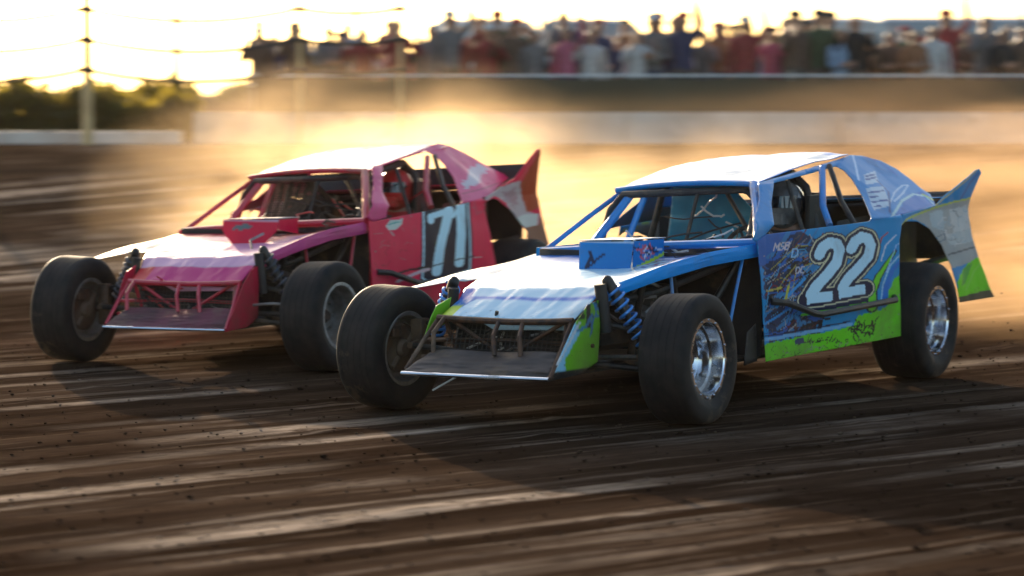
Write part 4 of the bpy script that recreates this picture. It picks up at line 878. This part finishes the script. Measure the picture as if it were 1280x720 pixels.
leaf_mass('bush', 'loose bush outside the hedge at the far left edge', 'bush', -13.5, -9.7, 44, 46, hz(.9, 5), 4500, 3, .08)

# fabric-covered fence under the crowd
fab = mat('fence_fabric', (.045, .040, .022), .95, 0, (.07, .058, .032), .8, bmp=.2)
fr = empty('windscreen_fence', (0, 40.55, BANK)); tag(fr, 'dark olive fabric-covered fence between the concrete wall and spectators', 'fence')
b = MB(); cols = np.arange(-3.6, 34, .12)
V_ = []
for i, x in enumerate(cols): V_ += [(x, .02 * math.sin(x * 6) + .015 * math.sin(x * 17), -.05), (x, .03 * math.sin(x * 5 + 1), .42), (x, .01 * math.sin(x * 9), .88 + .012 * math.sin(x * 4.4))]
F_ = []
for i in range(len(cols) - 1):
    for j in range(2): F_.append([i * 3 + j, i * 3 + 3 + j, i * 3 + 4 + j, i * 3 + 1 + j])
b.add(V_, F_); o = b.build('fabric_panel', fab, fr, ang=80); o.modifiers.new('S', 'SOLIDIFY').thickness = .006
for x in np.arange(-3.6, 34, 2.5):
    b = MB(); b.tube([(x, .08, -.1), (x, .08, 1.0)], .03); b.build('post', M['steel'], fr)
b = MB()
for z in (.93, .80): b.tube([(-3.7, .04, z), (34, .04, z)], .016)
b.build('rail', M['white'], fr)

# cable fence: timber posts with cables
timber = mat('timber_post', (.62, .45, .22), .8, 0, (.5, .34, .16), 7, bmp=.4)
cf = empty('cable_fence', (0, 38.9, BANK)); tag(cf, 'tall timber post and steel cable catch fence at the left', 'fence')
D = 38.9
px = [(-140, .06), (110, .07), (375, .032), (500, .03)]
for u, r_ in px:
    x = (u - 640) * D / f_; b = MB(); b.tube([(x, 0, -.15), (x + .01, 0, 1.2), (x, .02, 2.9)], [r_, r_, r_ * .9], 12); b.build('post', timber, cf)
for zpx in (12, 50, 87):
    b = MB(); pts = []
    z = 1.707 + (116.4 - zpx) / f_ * D - BANK
    for (u0, _), (u1, _) in zip(px, px[1:]):
        for k in range(12):
            f = k / 12; pts.append(((lerp(u0, u1, f) - 640) * D / f_, -.1, z - (.22 if u1 < 400 else .08) * 4 * f * (1 - f) * .75))
    pts.append(((px[-1][0] - 640) * D / f_, -.1, z)); b.tube(pts, .028, 6)
    for u, r_ in px[1:]: b.tube([((u - 640) * D / f_ - .12, -.1, z), ((u - 640) * D / f_ + .12, -.1, z)], .028, 8)
    b.build('cable', M['dark'], cf)
b = MB(); x = (222 - 640) * 50 / f_; b.tube([(x, 0, -.2), (x, 0, 1.5), (x, 0, 3.9)], .065, 12); o = b.build('utility_pole', timber); o.location = (0, 50, BANK); tag(o, 'pale timber pole standing behind the hedge, between the two fence posts', 'pole')

# canopies, umbrellas and parked vehicles behind the crowd
canv = {n: mat('canvas_' + n, c, .85, 0, [v * .75 for v in c], 5) for n, c in (('brown', (.10, .07, .05)), ('rust', (.17, .06, .04)), ('olive', (.07, .07, .04)), ('slate', (.12, .16, .20)))}
def umbrella(u, top, w, m_, lab, D=43.4):
    x = (u - 640) * D / f_; zt_ = 1.707 + (116.4 - top) / f_ * D - BANK; root = empty('umbrella', (x, D, BANK)); tag(root, lab, 'umbrella', 'umbrellas among the spectators'); W_ = w * D / f_ / 2
    b = MB(); n = 8; V_ = []; R_ = [(0.02, 0), (.35, .05), (.7, .17), (1.0, .42)]
    for rr2, dz in R_:
        for k in range(n * 2): a = PI * k / n; q = rr2 * W_ * (1 - (.05 if k % 2 and rr2 > .9 else 0)); V_.append((q * math.cos(a), q * math.sin(a), zt_ - dz * W_ * 1.1 + (.02 if k % 2 and rr2 > .9 else 0)))
    F_ = [[i * 2 * n + k, i * 2 * n + (k + 1) % (2 * n), (i + 1) * 2 * n + (k + 1) % (2 * n), (i + 1) * 2 * n + k] for i in range(3) for k in range(2 * n)]
    b.add(V_, F_); o = b.build('canopy', m_, root, ang=20); o.modifiers.new('S', 'SOLIDIFY').thickness = .006
    b = MB(); b.tube([(0, 0, -.05), (0, 0, zt_ + .06)], .018); b.build('pole', M['dark'], root)
    b = MB()
    for k in range(n): a = 2 * PI * k / n; b.tube([(0, 0, zt_ - .02), (W_ * .97 * math.cos(a), W_ * .97 * math.sin(a), zt_ - .44 * W_)], .005, 4)
    b.build('rib', M['dark'], root)

vpaint = {n: mat('vehicle_' + n, c, .3, 0, [v * .85 for v in c], 2, coat=.6, dust=.1) for n, c in (('silver', (.35, .38, .42)), ('blue', (.16, .22, .30)), ('white', (.6, .62, .64)))}
glass = mat('dark_glass', (.03, .04, .05), .08, 0, coat=.8)
def van(u, top, L, m_, lab, D=58, kind='van'):
    """side-on van: lofted body with sloped nose, glass, wheels"""
    x0 = (u - 640) * D / f_; H = 1.707 + (116.4 - top) / f_ * D - BANK; root = empty(kind, (x0, D, BANK)); tag(root, lab, kind, 'vehicles parked behind the spectators'); W_ = 1.0
    prof = [(-L / 2, .45), (-L / 2 - .02, 1.0), (-L / 2 + .06, H - .12), (-L / 2 + .25, H), (L / 2 - 1.55, H), (L / 2 - 1.25, H - .1), (L / 2 - .62, H * .60), (L / 2 - .12, H * .50), (L / 2, H * .38), (L / 2, .45)]
    b = MB(); n = len(prof); V_ = []
    for yy, k in ((-W_, .0), (-W_ + .12, .0), (W_ - .12, 0), (W_, 0)):
        for (a, z) in prof:
            s = 1 if abs(yy) < W_ - .01 else .985; V_.append((a * s, yy if z < H * .62 else yy * .92, z if abs(yy) < W_ - .01 else min(z, H - .06)))
    F_ = [[j * n + i, j * n + (i + 1) % n, (j + 1) * n + (i + 1) % n, (j + 1) * n + i] for j in range(3) for i in range(n)]; F_ += [list(range(n))[::-1], [3 * n + i for i in range(n)]]
    b.add(V_, F_); b.build('body', m_, root, ang=30)
    for a0, a1 in ((-L / 2 + .35, -L / 2 + 1.25), (-L / 2 + 1.35, L / 2 - 1.9), (L / 2 - 1.8, L / 2 - 1.35)):
        if a1 - a0 < .2: continue
        b = MB(); sl = .35 if a1 > L / 2 - 1.5 else 0
        b.add([(a0, -W_ * .985, H * .60), (a1 + sl, -W_ * .985, H * .60), (a1, -W_ * .925, H * .86), (a0, -W_ * .925, H * .86)], [[0, 1, 2, 3]]); o = b.build('window', glass, root, smooth=False); o.modifiers.new('S', 'SOLIDIFY').thickness = .02
    b = MB(); b.add([(L / 2 - .60, -W_ * .8, H * .615), (L / 2 - .60, W_ * .8, H * .615), (L / 2 - 1.2, W_ * .75, H * .93), (L / 2 - 1.2, -W_ * .75, H * .93)], [[0, 1, 2, 3]]); o = b.build('windshield', glass, root, smooth=False); o.modifiers.new('S', 'SOLIDIFY').thickness = .03
    for a in (-L / 2 + .9, L / 2 - .9):
        for s in (-1, 1):
            b = MB(); b.lathe([(.09, .2), (.11, .28), (.09, .35), (-.09, .35), (-.11, .28), (-.09, .2)], 20, 'y', (a, s * (W_ - .1), .35)); w_ = b.build('wheel', M['tyre'], root)
            b = MB(); b.lathe([(.07, .002), (.06, .1), (.09, .2), (-.09, .2), (-.09, .002)], 16, 'y', (a, s * (W_ - .1), .35), False); b.build('rim', M['steel'], w_)
    for s in (-1, 1):
        b = MB(); b.ball((L / 2 - .03, s * W_ * .72, H * .36), (.06, .13, .08), 6); b.build('headlight', M['chrome'], root)
van(770, 26, 3.2, vpaint['blue'], 'slate blue van parked behind the crowd right of the olive umbrella', 58)
van(1080, 24, 3.0, vpaint['silver'], 'silver van behind the crowd between the rightmost umbrella and the red shirt', 57)
van(1225, 24, 4.6, vpaint['blue'], 'blue grey van behind the crowd at the far right edge', 58)
van(640, 26, 3.4, vpaint['white'], 'white van parked behind the rust brown umbrella at the left', 60)

# low scrub on the horizon
def scrub(x0, x1, y, n, seed):
    r = random.Random(seed); b = MB()
    for k in range(n):
        x = r.uniform(x0, x1); H = 3.6 + 1.6 * math.sin(x * .03) + 1.2 * math.sin(x * .11 + 2); z = r.random() ** .7 * H; s = r.uniform(.4, 1.0); yy = y + r.uniform(-6, 6)
        a = Vector((r.gauss(0, 1), r.gauss(0, 1), r.gauss(0, 1))).normalized() * s; c_ = a.cross(Vector((r.gauss(0, 1), r.gauss(0, 1), 1))).normalized() * s * .7; P = Vector((x, yy, z + BANK)); b.add([P - a, P + c_, P + a, P - c_], [[0, 1, 2, 3]])
    o = b.build('distant_woodland', leafm, smooth=False); tag(o, 'far low line of dark trees on the horizon behind the crowd', 'trees', kind='stuff')
scrub(-30, 260, 300, 14000, 9)

# ------------------------------------------------------------------ air: haze and dust
def vol(name, density, color, aniso, noise=None):
    m = bpy.data.materials.new(name); m.use_nodes = True; t = m.node_tree; t.nodes.clear(); out = t.nodes.new('ShaderNodeOutputMaterial'); v = t.nodes.new('ShaderNodeVolumePrincipled')
    v.inputs['Color'].default_value = (*color, 1); v.inputs['Anisotropy'].default_value = aniso; v.inputs['Density'].default_value = density; t.links.new(v.outputs[0], out.inputs['Volume'])
    if noise:
        tc = t.nodes.new('ShaderNodeTexCoord'); ln = t.nodes.new('ShaderNodeVectorMath'); ln.operation = 'LENGTH'; t.links.new(tc.outputs['Object'], ln.inputs[0])
        n1 = noise_of(t, noise, 4, tc.outputs['Object'], .6)
        fall = ramp(t, ln.outputs['Value'], 1.0, .15)
        def mth(op, x, y):
            n = t.nodes.new('ShaderNodeMath'); n.operation = op
            for i, q in enumerate((x, y)):
                if hasattr(q, 'node'): t.links.new(q, n.inputs[i])
                else: n.inputs[i].default_value = q
            return n.outputs[0]
        d = mth('MULTIPLY', mth('MULTIPLY', mth('POWER', fall, 1.6), ramp(t, n1, .40, .66)), density); t.links.new(d, v.inputs['Density'])
    return m
b = MB(); x0, x1, y0, y1, z0, z1 = -760, 760, -340, 2700, -1.5, 14
b.add([(x0, y0, z0), (x1, y0, z0), (x1, y1, z0), (x0, y1, z0), (x0, y0, z1), (x1, y0, z1), (x1, y1, z1), (x0, y1, z1)], [[3, 2, 1, 0], [4, 5, 6, 7], [0, 1, 5, 4], [1, 2, 6, 5], [2, 3, 7, 6], [3, 0, 4, 7]])
HZ = b.build('haze', vol('haze_air', .0001, (.95, .84, .70), .35), smooth=False); tag(HZ, 'thin warm dusty haze over the whole track', 'haze', kind='stuff')
def dust(loc, size, dens, lab, col=(.95, .71, .44), nz=2.1, rz=0):
    b = MB(); b.ball((0, 0, 0), (1, 1, 1), 12); o = b.build('dust_cloud', vol('dust_air', dens, col, .55, nz)); o.location = loc; o.scale = size; o.rotation_euler = (0, 0, rz); tag(o, lab, 'dust cloud', 'dust thrown up by the cars', 'stuff')
dust((-1.05, 24.0, .75), (2.7, 2.8, 1.35), .60, 'bright golden dust cloud billowing behind the red car')
dust((1.2, 24.5, .6), (2.8, 2.6, 1.2), .30, 'golden dust drifting between the two cars and the wall')
dust((6.2, 31.0, 1.0), (6.5, 5.0, 1.1), .14, 'thin orange dust hanging over the bank at the right', col=(.9, .62, .38))
dust((4.8, 21.2, .5), (3.4, 3.0, 1.15), .42, 'orange dust thrown up behind the rear of the blue car', col=(.94, .64, .36))
dust((-1.6, 35.0, 1.1), (3.4, 3.0, 1.1), .13, 'pale dust hanging in front of the concrete wall')

# ------------------------------------------------------------------ light, sky, camera
SUN_EL, SUN_AZ = math.radians(11.0), math.radians(-17.0)     # azimuth measured from +y towards +x
sdir = Vector((math.sin(SUN_AZ) * math.cos(SUN_EL), math.cos(SUN_AZ) * math.cos(SUN_EL), math.sin(SUN_EL)))
L = bpy.data.lights.new('sun', 'SUN'); L.energy = 5; L.angle = math.radians(.55); L.color = (1, .78, .54); so = bpy.data.objects.new('sun', L); COL.objects.link(so); so.rotation_euler = sdir.to_track_quat('Z', 'Y').to_euler()
w = bpy.data.worlds.new('World'); sc.world = w; w.use_nodes = True; t = w.node_tree; bg = t.nodes['Background']; sk = t.nodes.new('ShaderNodeTexSky'); sk.sky_type = 'NISHITA'; sk.sun_disc = False
sk.sun_elevation = SUN_EL; sk.sun_rotation = SUN_AZ; sk.dust_density = 3.0; sk.air_density = 1.0; t.links.new(sk.outputs[0], bg.inputs[0]); bg.inputs[1].default_value = .15
cam = bpy.data.cameras.new('camera'); co = bpy.data.objects.new('camera', cam); COL.objects.link(co); sc.camera = co
cam.sensor_width = 36; cam.lens = 3621.7 / 1280 * 36; co.location = (0, 0, 1.707); co.rotation_euler = (PI / 2 - math.atan((360 - 116.4) / 3621.7), 0, 0); cam.clip_end = 6000; cam.clip_start = .1
cam.dof.use_dof = True; cam.dof.focus_distance = 15.6; cam.dof.aperture_fstop = 2.2; cam.dof.aperture_ratio = .42
sc.view_settings.view_transform = 'Standard'; sc.view_settings.look = 'None'; sc.view_settings.exposure = 1.38; sc.view_settings.gamma = 1
sc.cycles.volume_step_rate = 2; sc.cycles.volume_max_steps = 64; sc.cycles.volume_bounces = 1; sc.cycles.max_bounces = 8; sc.cycles.use_denoising = True
